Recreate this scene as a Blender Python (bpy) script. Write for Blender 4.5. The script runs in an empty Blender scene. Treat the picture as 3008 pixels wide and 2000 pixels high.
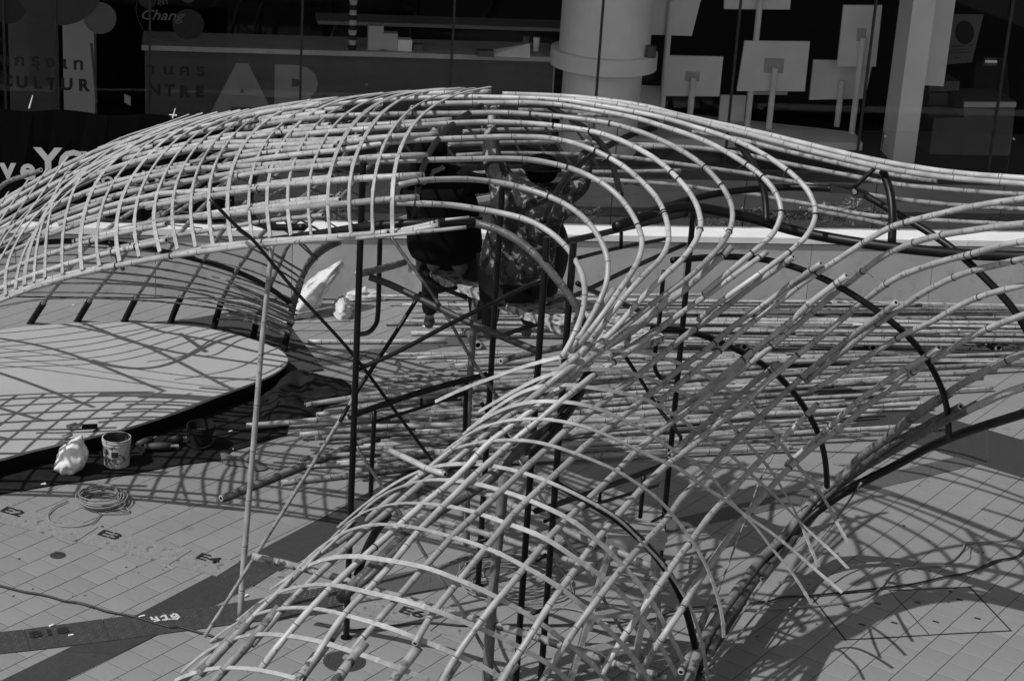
import bpy, bmesh, math, random
import numpy as np
from mathutils import Vector, Matrix
random.seed(7); rnd = random.Random(11)
SC = bpy.context.scene
COL = SC.collection
# ------------------------------------------------------------------ camera, world, sun, exposure
F = 5750.0; PIT = math.radians(20); ROL = math.radians(3.7); HC = 5.7; CX, CY = 1504.0, 1000.0
cam_d = bpy.data.cameras.new('camera'); cam = bpy.data.objects.new('camera', cam_d); COL.objects.link(cam)
cam_d.sensor_fit = 'HORIZONTAL'; cam_d.sensor_width = 36; cam_d.lens = 36 * F / 3008; cam_d.clip_end = 500; cam_d.clip_start = .1
RL, FW, UL = Vector((1, 0, 0)), Vector((0, math.cos(PIT), -math.sin(PIT))), Vector((0, math.sin(PIT), math.cos(PIT)))
cr = RL * math.cos(ROL) + UL * math.sin(ROL); cu = -RL * math.sin(ROL) + UL * math.cos(ROL)
M = Matrix((cr, cu, -FW)).transposed().to_4x4(); M.translation = Vector((0, 0, HC)); cam.matrix_world = M
SC.camera = cam
SUNV = Vector((.68, .41, -1.0))
world = bpy.data.worlds.new('World'); SC.world = world; world.use_nodes = True
wn = world.node_tree; bg = wn.nodes['Background']
sky = wn.nodes.new('ShaderNodeTexSky'); sky.sky_type = 'NISHITA'; sky.sun_disc = False
sky.sun_elevation = math.atan2(1, math.hypot(.68, .41)); sky.sun_rotation = math.atan2(-.68, -.41) % (2 * math.pi)
bw = wn.nodes.new('ShaderNodeRGBToBW')          # the photograph is black and white
wn.links.new(sky.outputs[0], bw.inputs[0]); wn.links.new(bw.outputs[0], bg.inputs[0]); bg.inputs[1].default_value = .10
sd = bpy.data.lights.new('sun', 'SUN'); sun = bpy.data.objects.new('sun', sd); COL.objects.link(sun)
sd.energy = 3.1; sd.angle = math.radians(.53); sd.color = (1, 1, 1)
sun.rotation_euler = SUNV.to_track_quat('-Z', 'Y').to_euler(); sun.location = (-20, -2, 25)
SC.view_settings.view_transform = 'Standard'; SC.view_settings.look = 'None'; SC.view_settings.exposure = .1; SC.view_settings.gamma = 1
SC.view_settings.use_curve_mapping = False
SC.cycles.transparent_max_bounces = 16; SC.cycles.max_bounces = 8

# ------------------------------------------------------------------ measuring helpers (photograph point -> place)
cR, sR, cP, sP = math.cos(ROL), math.sin(ROL), math.cos(PIT), math.sin(PIT)
def ray(u, v):
    x = u - CX; y = v - CY; xl = cR * x + sR * y; yl = -sR * x + cR * y
    return Vector((xl / F, cP - yl / F * sP, -sP - yl / F * cP))
def onz(u, v, z=0.0):
    d = ray(u, v); return d * ((z - HC) / d.z) + Vector((0, 0, HC))
def ony(u, v, Y):
    d = ray(u, v); return d * (Y / d.y) + Vector((0, 0, HC))
def onf(u, v, a, b=.173):                                   # on the upright plane Y = a + b X
    d = ray(u, v); return d * (a / (d.y - b * d.x)) + Vector((0, 0, HC))
Z = {'A': (0, 0, 2.351), 'B': (1000, 0, 2.351), 'C': (2000, 0, 2.34), 'D': (0, 667, 2.354), 'E': (1000, 667, 2.354), 'F': (2000, 667, 2.34),
     'G': (0, 1333, 2.351), 'H': (1000, 1333, 2.351), 'I': (2000, 1333, 2.34), 'S': (0, 0, .7839), 'J': (1150, 250, 3.92), 'K': (1150, 600, 3.92),
     'M': (100, 1180, 3.92), 'N': (700, 850, 3.92), 'Q': (2400, 1300, 3.872), 'V': (2200, 1600, 3.88), 'W': (2500, 1150, 4.626),
     'U': (600, 0, 3.686), 'a': (0, 0, 3.686), 'c': (2500, 0, 2.959), 'z': (0, 1450, 4.708), 'y': (0, 1680, 4.718), 'p': (0, 0, 1)}
def T(s):
    out = []; zz = None
    for tok in s.split():
        if tok in Z: zz = Z[tok]; continue
        c = tok.split(','); x, y = float(c[0]), float(c[1])
        out.append((zz[0] + x / zz[2], zz[1] + y / zz[2]) + ((float(c[2]),) if len(c) > 2 else ()))
    return out
def catmull(P, n=8):
    P = [np.array(p, float) for p in P]
    if len(P) < 3: return [P[0] + (P[-1] - P[0]) * k / n for k in range(n + 1)]
    Q = [2 * P[0] - P[1]] + P + [2 * P[-1] - P[-2]]; out = []
    for i in range(1, len(Q) - 2):
        p0, p1, p2, p3 = Q[i - 1:i + 3]
        for k in range(n):
            t = k / n
            out.append(.5 * ((2 * p1) + (p2 - p0) * t + (2 * p0 - 5 * p1 + 4 * p2 - p3) * t * t + (3 * p1 - p0 - 3 * p2 + p3) * t ** 3))
    out.append(P[-1]); return out
def resample(P, step):
    P = np.array(P); L = np.r_[0, np.cumsum(np.linalg.norm(np.diff(P, axis=0), axis=1))]
    n = max(2, int(L[-1] / step) + 1); s = np.linspace(0, L[-1], n)
    return np.stack([np.interp(s, L, P[:, k]) for k in range(P.shape[1])], 1)
class Field:                                                # distance of a bent lattice surface, thin plate through measured points
    def __init__(self, s):
        d = T2(s); self.c = d[:, :2] / 1000.; n = len(d)
        K = self.U(self.c[:, None] - self.c[None]) + np.eye(n) * .0006
        A = np.zeros((n + 3, n + 3)); A[:n, :n] = K; A[:n, n] = 1; A[:n, n + 1:] = self.c; A[n:, :n] = A[:n, n:].T
        self.w = np.linalg.solve(A, np.r_[d[:, 2], 0, 0, 0])
    def U(self, d):
        r2 = (d ** 2).sum(-1) + 1e-12; return r2 * np.log(r2) * .5
    def __call__(self, u, v):
        p = np.array([u, v]) / 1000.; n = len(self.c)
        return float(self.U(self.c - p) @ self.w[:n] + self.w[n] + self.w[n + 1:] @ p)
    def P(self, u, v, off=0):
        return ony(u, v, self(u, v) + off)
    def N(self, u, v):
        a = self.P(u - 12, v); b = self.P(u + 12, v); c = self.P(u, v - 12); d = self.P(u, v + 12)
        n = (b - a).cross(c - d).normalized()
        return n if n.dot(ray(u, v)) < 0 else -n
def T2(s):
    r = []
    for tok in s.split():
        x, y, d = map(float, tok.split(',')); r.append((x / .7839, y / .7839, d))
    return np.array(r)
# near lattice sheet (dome front and top, its curl at the right end, the long low tunnel and the wing at right)
TUN = ' 1600,1000,10.15 1400,950,9.6 1000,1060,9.85 800,1200,9.45 600,1380,9.15 440,1568,8.8 1060,1090,9.45 870,1225,9.08 680,1400,8.78 540,1568,8.45 1200,1070,9.25 1100,1200,8.95 900,1300,8.7 800,1450,8.45 1000,1568,8.3 1300,1400,8.7 1500,1250,9.15 1700,1450,9.4 1620,1568,9.3 1345,745,9.8 1330,800,9.7 '
NEAR = Field('0,690,11.35 180,632,11.15 380,592,10.9 625,560,10.42 760,550,10.2 950,540,9.95 -128,745,11.5 -270,837,11.6 -450,980,11.6 0,575,12.25 0,462,13.0 -200,590,13.0 -350,700,12.9 -500,850,12.6 -600,980,12.3 150,370,12.9 350,296,12.8 650,233,12.6 '
 '900,213,12.3 1140,208,12.15 1400,235,11.95 1700,300,11.3 2000,370,10.6 2358,405,9.95 300,450,11.95 600,400,11.3 820,400,10.3 830,300,11.2 950,364,10.4 1200,345,10.9 1250,470,10.3 1200,490,10.1 '
 '1100,420,10.4 1100,300,11.2 1500,300,11.4 1600,400,10.8 1880,480,10.6 1870,540,10.5 1700,500,10.5 1610,500,10.35 1480,560,10.1 1390,620,9.85 1690,590,10.4 1890,605,10.35 1700,800,10.5 1850,1000,10.7 2358,600,9.75 2358,800,9.75 1945,1257,10.4 1860,1390,10.0' + TUN)
# the wing at right: the lattice rises and swings towards the camera
WING = Field('1690,600,10.4 1790,590,10.45 1860,540,10.5 1650,740,10.3 1500,740,10.1 2358,460,9.4 2100,530,10.0 1900,640,10.35 2358,600,9.45 2060,740,10.2 2358,760,9.65 2150,800,10.15 2358,900,9.85 2200,950,10.4 2358,965,10.0 2050,1010,10.9 1755,830,10.6 '
 '1850,1000,10.85 1900,1110,11.1 1945,1257,10.5 1860,1390,10.0' + TUN)
RIMW = Field('2358,965,10.05 2358,1100,10.1 2250,985,10.4 2185,1005,10.65 2070,1072,11.15 1903,1159,11.7 1850,1190,11.65 1789,1253,11.25 1679,1384,10.5 1600,1568,9.7 2358,820,9.9 1500,1200,10.5 1700,1000,11.2 2000,1300,11.2 2200,850,10.3')
# far lattice sheet (the back of the dome seen from inside)
FAR = Field('0,700,14.75 100,696,14.9 166,609,14.3 308,696,15.25 393,569,14.75 500,720,15.4 658,770,15.1 0,560,13.6 290,560,14.35 500,600,14.75 700,620,14.8 300,450,13.5 600,450,13.8 800,480,13.9 950,530,14.1 '
 '0,480,13.15 300,330,13.0 600,260,12.9 900,250,12.9 -300,760,14.1 -500,900,13.6 1200,300,13.3 1500,350,13.8 1300,450,13.8 1700,400,13.9 2000,430,14.0 2358,450,14.2 2000,490,14.1')

# ------------------------------------------------------------------ materials (all grey: the photograph is black and white)
def mat(name, base, rough=.6, var=.12, scale=6, metal=0, streak=None, bump=0, bscale=30, spot=None, objvar=0, spec=.5):
    m = bpy.data.materials.new(name); m.use_nodes = True; t = m.node_tree; N, L = t.nodes, t.links
    b = N['Principled BSDF']; b.inputs['Roughness'].default_value = rough; b.inputs['Metallic'].default_value = metal
    b.inputs['Specular IOR Level'].default_value = spec
    tc = N.new('ShaderNodeTexCoord'); mp = N.new('ShaderNodeMapping'); L.new(tc.outputs['Object'], mp.inputs[0])
    if streak: mp.inputs['Scale'].default_value = streak
    nz = N.new('ShaderNodeTexNoise'); nz.inputs['Scale'].default_value = scale; nz.inputs['Detail'].default_value = 6; L.new(mp.outputs[0], nz.inputs[0])
    r = N.new('ShaderNodeMapRange'); r.inputs[1].default_value = .3; r.inputs[2].default_value = .7
    r.inputs[3].default_value = base * (1 - var); r.inputs[4].default_value = base * (1 + var); L.new(nz.outputs[0], r.inputs[0])
    out = r.outputs[0]
    if spot:
        n2 = N.new('ShaderNodeTexNoise'); n2.inputs['Scale'].default_value = spot[0]; n2.inputs['Detail'].default_value = 5; L.new(tc.outputs['Object'], n2.inputs[0])
        r2 = N.new('ShaderNodeMapRange'); r2.inputs[1].default_value = spot[1]; r2.inputs[2].default_value = spot[1] + spot[3] if len(spot) > 3 else spot[1] + .06
        r2.inputs[3].default_value = 1; r2.inputs[4].default_value = spot[2]; L.new(n2.outputs[0], r2.inputs[0])
        mu = N.new('ShaderNodeMath'); mu.operation = 'MULTIPLY'; L.new(out, mu.inputs[0]); L.new(r2.outputs[0], mu.inputs[1]); out = mu.outputs[0]
    if objvar:
        oi = N.new('ShaderNodeObjectInfo'); r3 = N.new('ShaderNodeMapRange'); r3.inputs[3].default_value = 1 - objvar; r3.inputs[4].default_value = 1 + objvar * .6
        L.new(oi.outputs['Random'], r3.inputs[0]); mu = N.new('ShaderNodeMath'); mu.operation = 'MULTIPLY'; L.new(out, mu.inputs[0]); L.new(r3.outputs[0], mu.inputs[1]); out = mu.outputs[0]
    L.new(out, b.inputs['Base Color'])
    if bump:
        n3 = N.new('ShaderNodeTexNoise'); n3.inputs['Scale'].default_value = bscale; n3.inputs['Detail'].default_value = 4; L.new(mp.outputs[0], n3.inputs[0])
        bp = N.new('ShaderNodeBump'); bp.inputs['Strength'].default_value = bump; bp.inputs['Distance'].default_value = .01
        L.new(n3.outputs[0], bp.inputs['Height']); L.new(bp.outputs[0], b.inputs['Normal'])
    return m
def glass(name, refl=1.0, tint=.9):
    m = bpy.data.materials.new(name); m.use_nodes = True; t = m.node_tree; N, L = t.nodes, t.links
    for n in list(N): N.remove(n)
    o = N.new('ShaderNodeOutputMaterial'); tr = N.new('ShaderNodeBsdfTransparent'); tr.inputs[0].default_value = (tint, tint, tint, 1)
    g = N.new('ShaderNodeBsdfGlossy'); g.inputs['Roughness'].default_value = .02; fr = N.new('ShaderNodeFresnel'); fr.inputs[0].default_value = 1.5
    mu = N.new('ShaderNodeMath'); mu.operation = 'MULTIPLY'; mu.inputs[1].default_value = refl; L.new(fr.outputs[0], mu.inputs[0])
    mx = N.new('ShaderNodeMixShader'); L.new(mu.outputs[0], mx.inputs[0]); L.new(tr.outputs[0], mx.inputs[1]); L.new(g.outputs[0], mx.inputs[2]); L.new(mx.outputs[0], o.inputs[0])
    return m
MB_ = mat('bamboo', .35, .40, .24, 9, bump=.08, bscale=60, spot=(30, .62, .4), objvar=.30)
MBn = mat('bamboo_node', .07, .7, .3, 40)
MBw = mat('bamboo_weathered', .22, .6, .3, 14, bump=.15, bscale=50, spot=(22, .56, .4), objvar=.3)
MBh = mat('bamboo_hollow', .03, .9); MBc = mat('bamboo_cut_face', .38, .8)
MBr = mat('bamboo_rotten', .26, .7, .4, 20, bump=.3, bscale=40, spot=(16, .5, .14))
MBd = mat('bamboo_dark', .085, .45, .35, 20, bump=.1, objvar=.3, spot=(25, .6, 2.0))
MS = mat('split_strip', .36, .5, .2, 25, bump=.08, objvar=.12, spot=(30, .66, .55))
MSd = mat('split_strip_dark', .13, .6, .25, 25, objvar=.2)  # darker strip tone, used round the back of the dome
MK = mat('black_steel', .004, .42, .4, 20, spot=(40, .74, 8), spec=.3); MW = mat('wire', .02, .6)
MRb = mat('black_rubber', .01, .85, spec=.2)
MPIPE = mat('painted_pipe', .03, .5, .4, 30, spot=(60, .68, 6))
MPIPL = mat('bright_pipe', .12, .35, .4, 30, metal=.4)
MT = mat('floor_tile', .25, .5, .07, 2.5, bump=.03, bscale=200, spot=(7, .62, .8, .12), objvar=.07)
MGR = mat('tile_grout', .045, .9); MDB = mat('dark_granite', .042, .6, .2, 60, bump=.04, bscale=150, objvar=.1)
MMB = mat('speckled_granite', .085, .7, .4, 120)
MPL = mat('chequer_plate_light', .24, .5, .12, 12, spot=(14, .60, .5)); MPD = mat('chequer_plate_dark', .05, .5, .2, 14)
MINK = mat('paint_black', .012, .7); MWH = mat('paint_white', .55, .6)
MMA = mat('marble', .44, .45, .10, 3, spot=(11, .57, .80, .14), objvar=.03); MCO = mat('marble_coping', .78, .4, .06, 5)
MST = mat('stage_sheet', .40, .55, .05, 1.6, spot=(11, .70, .7, .08)); MSK = mat('stage_skirt', .006, .9, spec=.1)
MCA = mat('carpet_grey', .055, .95, .2, 90, spec=.1); MCD = mat('cloth_black', .016, .95, .4, 8, bump=.3, bscale=12, spec=.1)
MBG = mat('bag_white', .75, .5, .08, 6); MFB = mat('poly_sack', .6, .6, .1, 10)
MIN = mat('interior_dark', .006, .8, .4, 2); MIF = mat('interior_floor', .05, .5, .2, 2); MIG = mat('interior_grey', .10, .7, .15, 3)
MIW = mat('interior_white', .85, .6, .07, 3); MIM = mat('interior_mid', .45, .6, .08, 3); MCNT = mat('counter_front', .095, .6, .1, 4); MCNL = mat('counter_letter', .32, .6, .08, 4)
MTOP = mat('counter_top', .45, .5); MBAN = mat('banner_black', .002, .9, spec=.1); MGL = glass('clear_glass', .3, 1.0); MGB = glass('balustrade_glass', .6, .96)
MSKIN = mat('skin', .24, .5, .1, 20); MHOOD = mat('black_cotton', .006, .95, .3, 10, spec=.1); MHAIR = mat('black_hair', .004, .95, .4, 30, bump=.4, bscale=50, spec=.05)
MTRO = mat('dark_denim', .012, .9, .3, 20); MSHOE = mat('shoe_leather', .06, .5)
MLF = mat('leaf', .16, .45, .3, 20, objvar=.3); MSTEM = mat('stem', .05, .7); MALU = mat('aluminium', .42, .38, .2, 14, metal=.5, spot=(30, .6, 1.4)); MCH = mat('steel_stud', .6, .25, metal=.8)
MCAB = mat('grey_cable', .22, .5); MCABK = mat('black_cable', .012, .5); MPLK = mat('plank_top', .40, .85, .5, 22, bump=.4, bscale=40, spot=(24, .52, .25))
MWOOD = mat('rough_wood', .13, .8, .3, 14, streak=(8, 8, 1), bump=.2); MLIT = mat('litter_white', .8, .6)
MSTK = mat('sticker_grey', .035, .7); MSTL = mat('sticker_light', .09, .7); MPAINT = mat('bucket_white', .42, .45, .2, 15, spot=(26, .58, .18)); MGREY = mat('granite_shade', .11, .7)
MSACK = mat('sack_olive', .018, .95, .3, 8)
def camo():
    m = bpy.data.materials.new('camouflage'); m.use_nodes = True; t = m.node_tree; N, L = t.nodes, t.links; b = N['Principled BSDF']; b.inputs['Roughness'].default_value = .8
    tc = N.new('ShaderNodeTexCoord'); n = N.new('ShaderNodeTexNoise'); n.inputs['Scale'].default_value = 17; n.inputs['Detail'].default_value = 3; n.inputs['Distortion'].default_value = .8
    L.new(tc.outputs['Object'], n.inputs[0]); r = N.new('ShaderNodeValToRGB'); r.color_ramp.interpolation = 'CONSTANT'; e = r.color_ramp.elements
    e[0].position = 0; e[0].color = (.008,) * 3 + (1,); e[1].position = .50; e[1].color = (.03,) * 3 + (1,)
    for p, c in ((.56, .015), (.60, .24)): x = e.new(p); x.color = (c,) * 3 + (1,)
    L.new(n.outputs[0], r.inputs[0]); L.new(r.outputs[0], b.inputs['Base Color']); return m
MCAMO = camo()

# ------------------------------------------------------------------ object helpers
def tag(o, label=None, cat=None, group=None, kind=None):
    if label: o['label'] = label
    if cat: o['category'] = cat
    if group: o['group'] = group
    if kind: o['kind'] = kind
    return o
def thing(name, loc, label, cat, group=None):
    o = bpy.data.objects.new(name, None); o.empty_display_size = .1; COL.objects.link(o); o.location = Vector(loc)
    tag(o, label, cat, group); return o
def mobj(name, me, parent=None, loc=None):
    o = bpy.data.objects.new(name, me); COL.objects.link(o)
    if loc is not None: o.location = Vector(loc)
    if parent is not None:
        o.parent = parent; o.matrix_parent_inverse = Matrix.Identity(4)
        p = Vector((0, 0, 0)); q = parent
        while q is not None: p += q.location; q = q.parent
        o.location = (Vector(loc) if loc is not None else Vector((0, 0, 0))) - p
    return o
def mesh(name, V, Fs, mats, idx=None, smooth=False):
    me = bpy.data.meshes.new(name); me.from_pydata([tuple(v) for v in V], [], Fs)
    for m in mats: me.materials.append(m)
    if idx: me.polygons.foreach_set('material_index', idx)
    if smooth: me.polygons.foreach_set('use_smooth', [True] * len(me.polygons))
    me.update(); return me
class B:                                                    # collects boxes, tubes, prisms into ONE mesh
    def __init__(s): s.V = []; s.F = []; s.I = []
    def add(s, V, Fs, i=0):
        n = len(s.V); s.V += [Vector(v) for v in V]; s.F += [tuple(a + n for a in f) for f in Fs]; s.I += [i] * len(Fs); return s
    def box(s, c, d, i=0, rot=None):
        c = Vector(c); d = Vector(d) / 2
        P = [Vector((x * d.x, y * d.y, z * d.z)) for z in (-1, 1) for y in (-1, 1) for x in (-1, 1)]
        if rot is not None: P = [rot @ p for p in P]
        return s.add([c + p for p in P], [(0, 2, 3, 1), (4, 5, 7, 6), (0, 1, 5, 4), (2, 6, 7, 3), (0, 4, 6, 2), (1, 3, 7, 5)], i)
    def prism(s, pts, d, i=0):                              # polygon pts extruded by vector d
        n = len(pts); d = Vector(d); P = [Vector(p) for p in pts]
        return s.add(P + [p + d for p in P], [tuple(range(n))[::-1], tuple(range(n, 2 * n))] + [(k, (k + 1) % n, n + (k + 1) % n, n + k) for k in range(n)], i)
    def tube(s, P, r, n=8, i=0, cap=True, squash=None):
        P = [Vector(p) for p in P]; m = len(P); R = r if hasattr(r, '__len__') else [r] * m
        fr = frames(P); V = []
        for k in range(m):
            x, y = fr[k]
            for a in range(n):
                t = 2 * math.pi * a / n; V.append(P[k] + (x * math.cos(t) + y * math.sin(t)) * R[k])
        Fs = [(k * n + a, k * n + (a + 1) % n, (k + 1) * n + (a + 1) % n, (k + 1) * n + a) for k in range(m - 1) for a in range(n)]
        if cap: Fs += [tuple(range(n))[::-1], tuple(range((m - 1) * n, m * n))]
        return s.add(V, Fs, i)
    def build(s, name, mats, parent=None, origin=None, smooth=False):
        if not isinstance(mats, (list, tuple)): mats = [mats]
        if origin is None:
            a = np.array([tuple(v) for v in s.V]); origin = Vector(((a[:, 0].min() + a[:, 0].max()) / 2, (a[:, 1].min() + a[:, 1].max()) / 2, a[:, 2].min()))
        origin = Vector(origin)
        return mobj(name, mesh(name, [v - origin for v in s.V], s.F, mats, s.I, smooth), parent, origin)
def frames(P):
    out = []; up = Vector((0, 0, 1)); t0 = (P[1] - P[0]).normalized(); x = t0.cross(up)
    if x.length < .05: x = t0.cross(Vector((0, 1, 0)))
    x.normalize()
    for k in range(len(P)):
        t = (P[min(k + 1, len(P) - 1)] - P[max(k - 1, 0)]).normalized()
        x = (x - t * x.dot(t)).normalized(); out.append((x, t.cross(x)))
    return out
def bamboo_mesh(P, r0, r1, sides=9, hole=(1, 1), seed=0, span=.26, step=.05, mats=None, sleeve=None):
    rr = random.Random(seed); P = np.array([tuple(p) for p in P]); L = np.r_[0, np.cumsum(np.linalg.norm(np.diff(P, axis=0), axis=1))]; tot = L[-1]
    nodes = []; s = rr.uniform(.04, span)
    while s < tot - .03: nodes.append(s); s += span * rr.uniform(.75, 1.2)
    S = [(x, 1.0, 0) for x in np.linspace(0, tot, max(2, int(tot / step)))]
    for n in nodes:
        S = [q for q in S if abs(q[0] - n) > .014]
        S += [(n - .012, 1.0, 0), (n - .005, 1.09, 0), (n - .0025, 1.0, 1), (n + .0025, 1.0, 0), (n + .005, 1.07, 0), (n + .012, 1.0, 0)]
    S.sort(); pts = [Vector([np.interp(q[0], L, P[:, k]) for k in range(3)]) for q in S]
    o = pts[len(pts) // 2].copy(); fr = frames(pts); V = []; Fs = []; I = []; n = sides
    for k, (q, p) in enumerate(zip(S, pts)):
        r = (r0 + (r1 - r0) * q[0] / tot) * q[1] * (1 + .03 * math.sin(q[0] * 23 + seed)); x, y = fr[k]
        for a in range(n):
            t = 2 * math.pi * a / n; V.append(p - o + (x * math.cos(t) + y * math.sin(t)) * r)
    for k in range(len(S) - 1):
        for a in range(n):
            Fs.append((k * n + a, k * n + (a + 1) % n, (k + 1) * n + (a + 1) % n, (k + 1) * n + a)); I.append(1 if S[k][2] else 0)
    for e, (k, sg) in enumerate(((0, 1), (len(S) - 1, -1))):
        r = r0 if e == 0 else r1; x, y = fr[k]; t = x.cross(y) * -1; t = (pts[1] - pts[0]).normalized() if e == 0 else (pts[-2] - pts[-1]).normalized()
        b = len(V); hr = .5
        for d in (0, .06): V += [pts[k] - o + (x * math.cos(2 * math.pi * a / n) + y * math.sin(2 * math.pi * a / n)) * r * hr + t * d for a in range(n)]
        for a in range(n):
            a2 = (a + 1) % n; q1 = (k * n + a, k * n + a2, b + a2, b + a); q2 = (b + a, b + a2, b + n + a2, b + n + a)
            if e == 0: q1 = q1[::-1]; q2 = q2[::-1]
            Fs += [q1, q2]; I += [3, 2]
        Fs.append(tuple(range(b + n, b + 2 * n))); I.append(2)
    return V, Fs, I, o, pts, fr
def bamboo(name, P, r0, r1=None, parent=None, mats=None, **k):
    r1 = r1 if r1 else r0; m = mats or [MB_, MBn, MBh, MBc]
    V, Fs, I, o, pts, fr = bamboo_mesh(P, r0, r1, **k)
    ob = mobj(name, mesh(name, V, Fs, m, I, True), parent, o); ob['_r'] = (r0 + r1) / 2
    del ob['_r']; return ob
WD = [MBw, MBn, MBh, MBc]; DK = [MBd, MBn, MBh, MBc]; RT = [MBr, MBn, MBh, MBc]
def ring(p, t, r, parent, th=.0022, turns=2, name='lashing'):  # wire lashing round a pole at p, pole direction t
    t = t.normalized(); x = t.cross(Vector((0, 0, 1)))
    if x.length < .1: x = t.cross(Vector((1, 0, 0)))
    x.normalize(); y = t.cross(x); b = B()
    for q in range(turns):
        c = p + t * (q - .5) * th * 2.6; n = 12; V = []
        for a in range(n):
            A = 2 * math.pi * a / n; d = x * math.cos(A) + y * math.sin(A)
            for e in range(4): E_ = math.pi / 2 * e; V.append(c + d * (r + th * .6 + th * math.cos(E_)) + t * th * math.sin(E_))
        b.add(V, [(a * 4 + e, a * 4 + (e + 1) % 4, ((a + 1) % n) * 4 + (e + 1) % 4, ((a + 1) % n) * 4 + e) for a in range(n) for e in range(4)])
    e0 = p + x * (r + th); w1 = (x * rnd.uniform(.4, 1) + y * rnd.uniform(-1, 1) + t * rnd.uniform(-1, 1)).normalized(); w2 = (w1 + Vector((rnd.uniform(-1, 1), rnd.uniform(-1, 1), -.6)) * .7).normalized()
    b.tube([e0, e0 + w1 * .022, e0 + w1 * .03 + w2 * rnd.uniform(.01, .03)], .0016, 4)   # twisted loose end
    return b.build(name, MW, parent)
def text3(body, o, ex, ey, h, name, m, parent=None, depth=.002, bold=0, shear=0, kw=1):
    cu_ = bpy.data.curves.new(name, 'FONT'); cu_.body = body; cu_.size = 1; cu_.offset = bold; cu_.shear = shear; cu_.resolution_u = 3
    t = bpy.data.objects.new(name + '_tmp', cu_); COL.objects.link(t); dg = bpy.context.evaluated_depsgraph_get()
    me = bpy.data.meshes.new_from_object(t.evaluated_get(dg)); bpy.data.objects.remove(t); bpy.data.curves.remove(cu_)
    ex = Vector(ex).normalized(); ey = Vector(ey).normalized(); ez = ex.cross(ey).normalized(); s = h / .72
    o = Vector(o)
    for v in me.vertices: q = v.co; v.co = ex * q.x * s * kw + ey * q.y * s + ez * depth
    me.materials.clear(); me.materials.append(m); me.name = name
    return mobj(name, me, parent, o)
def rot2(d):                                                # rotation taking +X to horizontal dir d
    return Matrix(((d[0], -d[1], 0), (d[1], d[0], 0), (0, 0, 1)))

def proj(p):
    q = Vector(p) - Vector((0, 0, HC)); f = q.y * cP - q.z * sP; x = q.x / f * F; y = (-q.z * cP - q.y * sP) / f * F
    return CX + cR * x - sR * y, CY + sR * x + cR * y
# ================================================================== THE PAVEMENT
b = B(); b.add([(-90, -40, -.014), (90, -40, -.014), (90, 120, -.014), (-90, 120, -.014)], [(0, 1, 2, 3)])
ground = b.build('pavement', MT, None, (0, 0, -.014)); tag(ground, kind='structure')
b = B(); b.add([(-12, 7, -.0022), (12, 7, -.0022), (12, 17.6, -.0022), (-12, 17.6, -.0022)], [(0, 1, 2, 3)]); b.build('mortar_bed', MGR, ground)
aA = math.radians(56); dA = Vector((math.cos(aA), math.sin(aA), 0)); dB = Vector((math.sin(aA), -math.cos(aA), 0))
O0 = onz(297.4, 1610.4); ts = .1785; gap = .0055
near = []
for i in range(-70, 71):
    off = (i % 2) * .5 * ts
    for j in range(-70, 71):
        c = O0 + dB * ((i + .5) * ts) + dA * (j * ts + off)
        c.z = 0
        if c.y < 8.2 or c.y > 17.2 + .17 * c.x: continue
        u, v = proj(c)
        if -80 < u < 3090 and 700 < v < 2080: near.append((c.length_squared, c.x, c.y))
near.sort(); tb = B()
def tilev(cx, cy, o):
    h = (ts - gap) / 2; P = []
    for z, k in ((-.0028, h), (-.0009, h), (0, h - .0009)):
        P += [Vector((cx, cy, z)) + dA * (a * k) + dB * (c_ * k) - o for a, c_ in ((-1, -1), (1, -1), (1, 1), (-1, 1))]
    return P
TF = [(0, 4, 5, 1), (1, 5, 6, 2), (2, 6, 7, 3), (3, 7, 4, 0), (4, 8, 9, 5), (5, 9, 10, 6), (6, 10, 11, 7), (7, 11, 8, 4), (8, 11, 10, 9)]
tme = mesh('tile', tilev(0, 0, Vector((0, 0, 0))), TF, [MT])
vis = [q for q in near if proj((q[1], q[2], 0))[1] < 2010]
first = set(vis[:300])
for q in near:
    if q in first: mobj('tile', tme, ground, (q[1], q[2], rnd.uniform(-.0006, .0006)))
    else: tb.add(tilev(q[1], q[2], Vector((0, 0, rnd.uniform(-.0006, .0006)))), TF)
o = tb.build('tile_field', MT, ground, (0, 0, 0)); tag(o, kind='stuff')
def slab(name, pts, z, m, th=.004, parent=ground, label=None):
    b = B(); P = [onz(*q) for q in pts]
    b.prism([Vector((p.x, p.y, z - th)) for p in P], (0, 0, th)); o = b.build(name, m, parent)
    if label: o['label'] = label
    return o
def band(up, lo, z, m, name, n, joint=.004):                # a stone band cut into n slabs between its two edges
    U_ = resample([onz(*q) for q in up], .02); L_ = resample([onz(*q) for q in lo], .02)
    for k in range(n):
        a, c = k / n, (k + 1) / n
        ii = np.linspace(a * (len(U_) - 1), c * (len(U_) - 1), 6); jj = np.linspace(a * (len(L_) - 1), c * (len(L_) - 1), 6)
        pu = [Vector([np.interp(t, range(len(U_)), U_[:, q]) for q in range(3)]) for t in ii]
        pl = [Vector([np.interp(t, range(len(L_)), L_[:, q]) for q in range(3)]) for t in jj]
        e = (pu[-1] - pu[0]).normalized() * joint / 2; pu[0] += e; pl[0] += e; pu[-1] -= e; pl[-1] -= e
        poly = pu + pl[::-1]; b = B()
        b.prism([Vector((p.x, p.y, z - .006)) for p in poly], (0, 0, .006)); b.build(name, m, ground)
band(T('p -60,2029 4,1999 394,1810 1000,1492 1300,1330 1500,1222'), T('p 130,2029 189,2000 462,1864 876,1650 1000,1584 1340,1402 1580,1270'), .004, MDB, 'dark_band_stone', 9)
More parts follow.
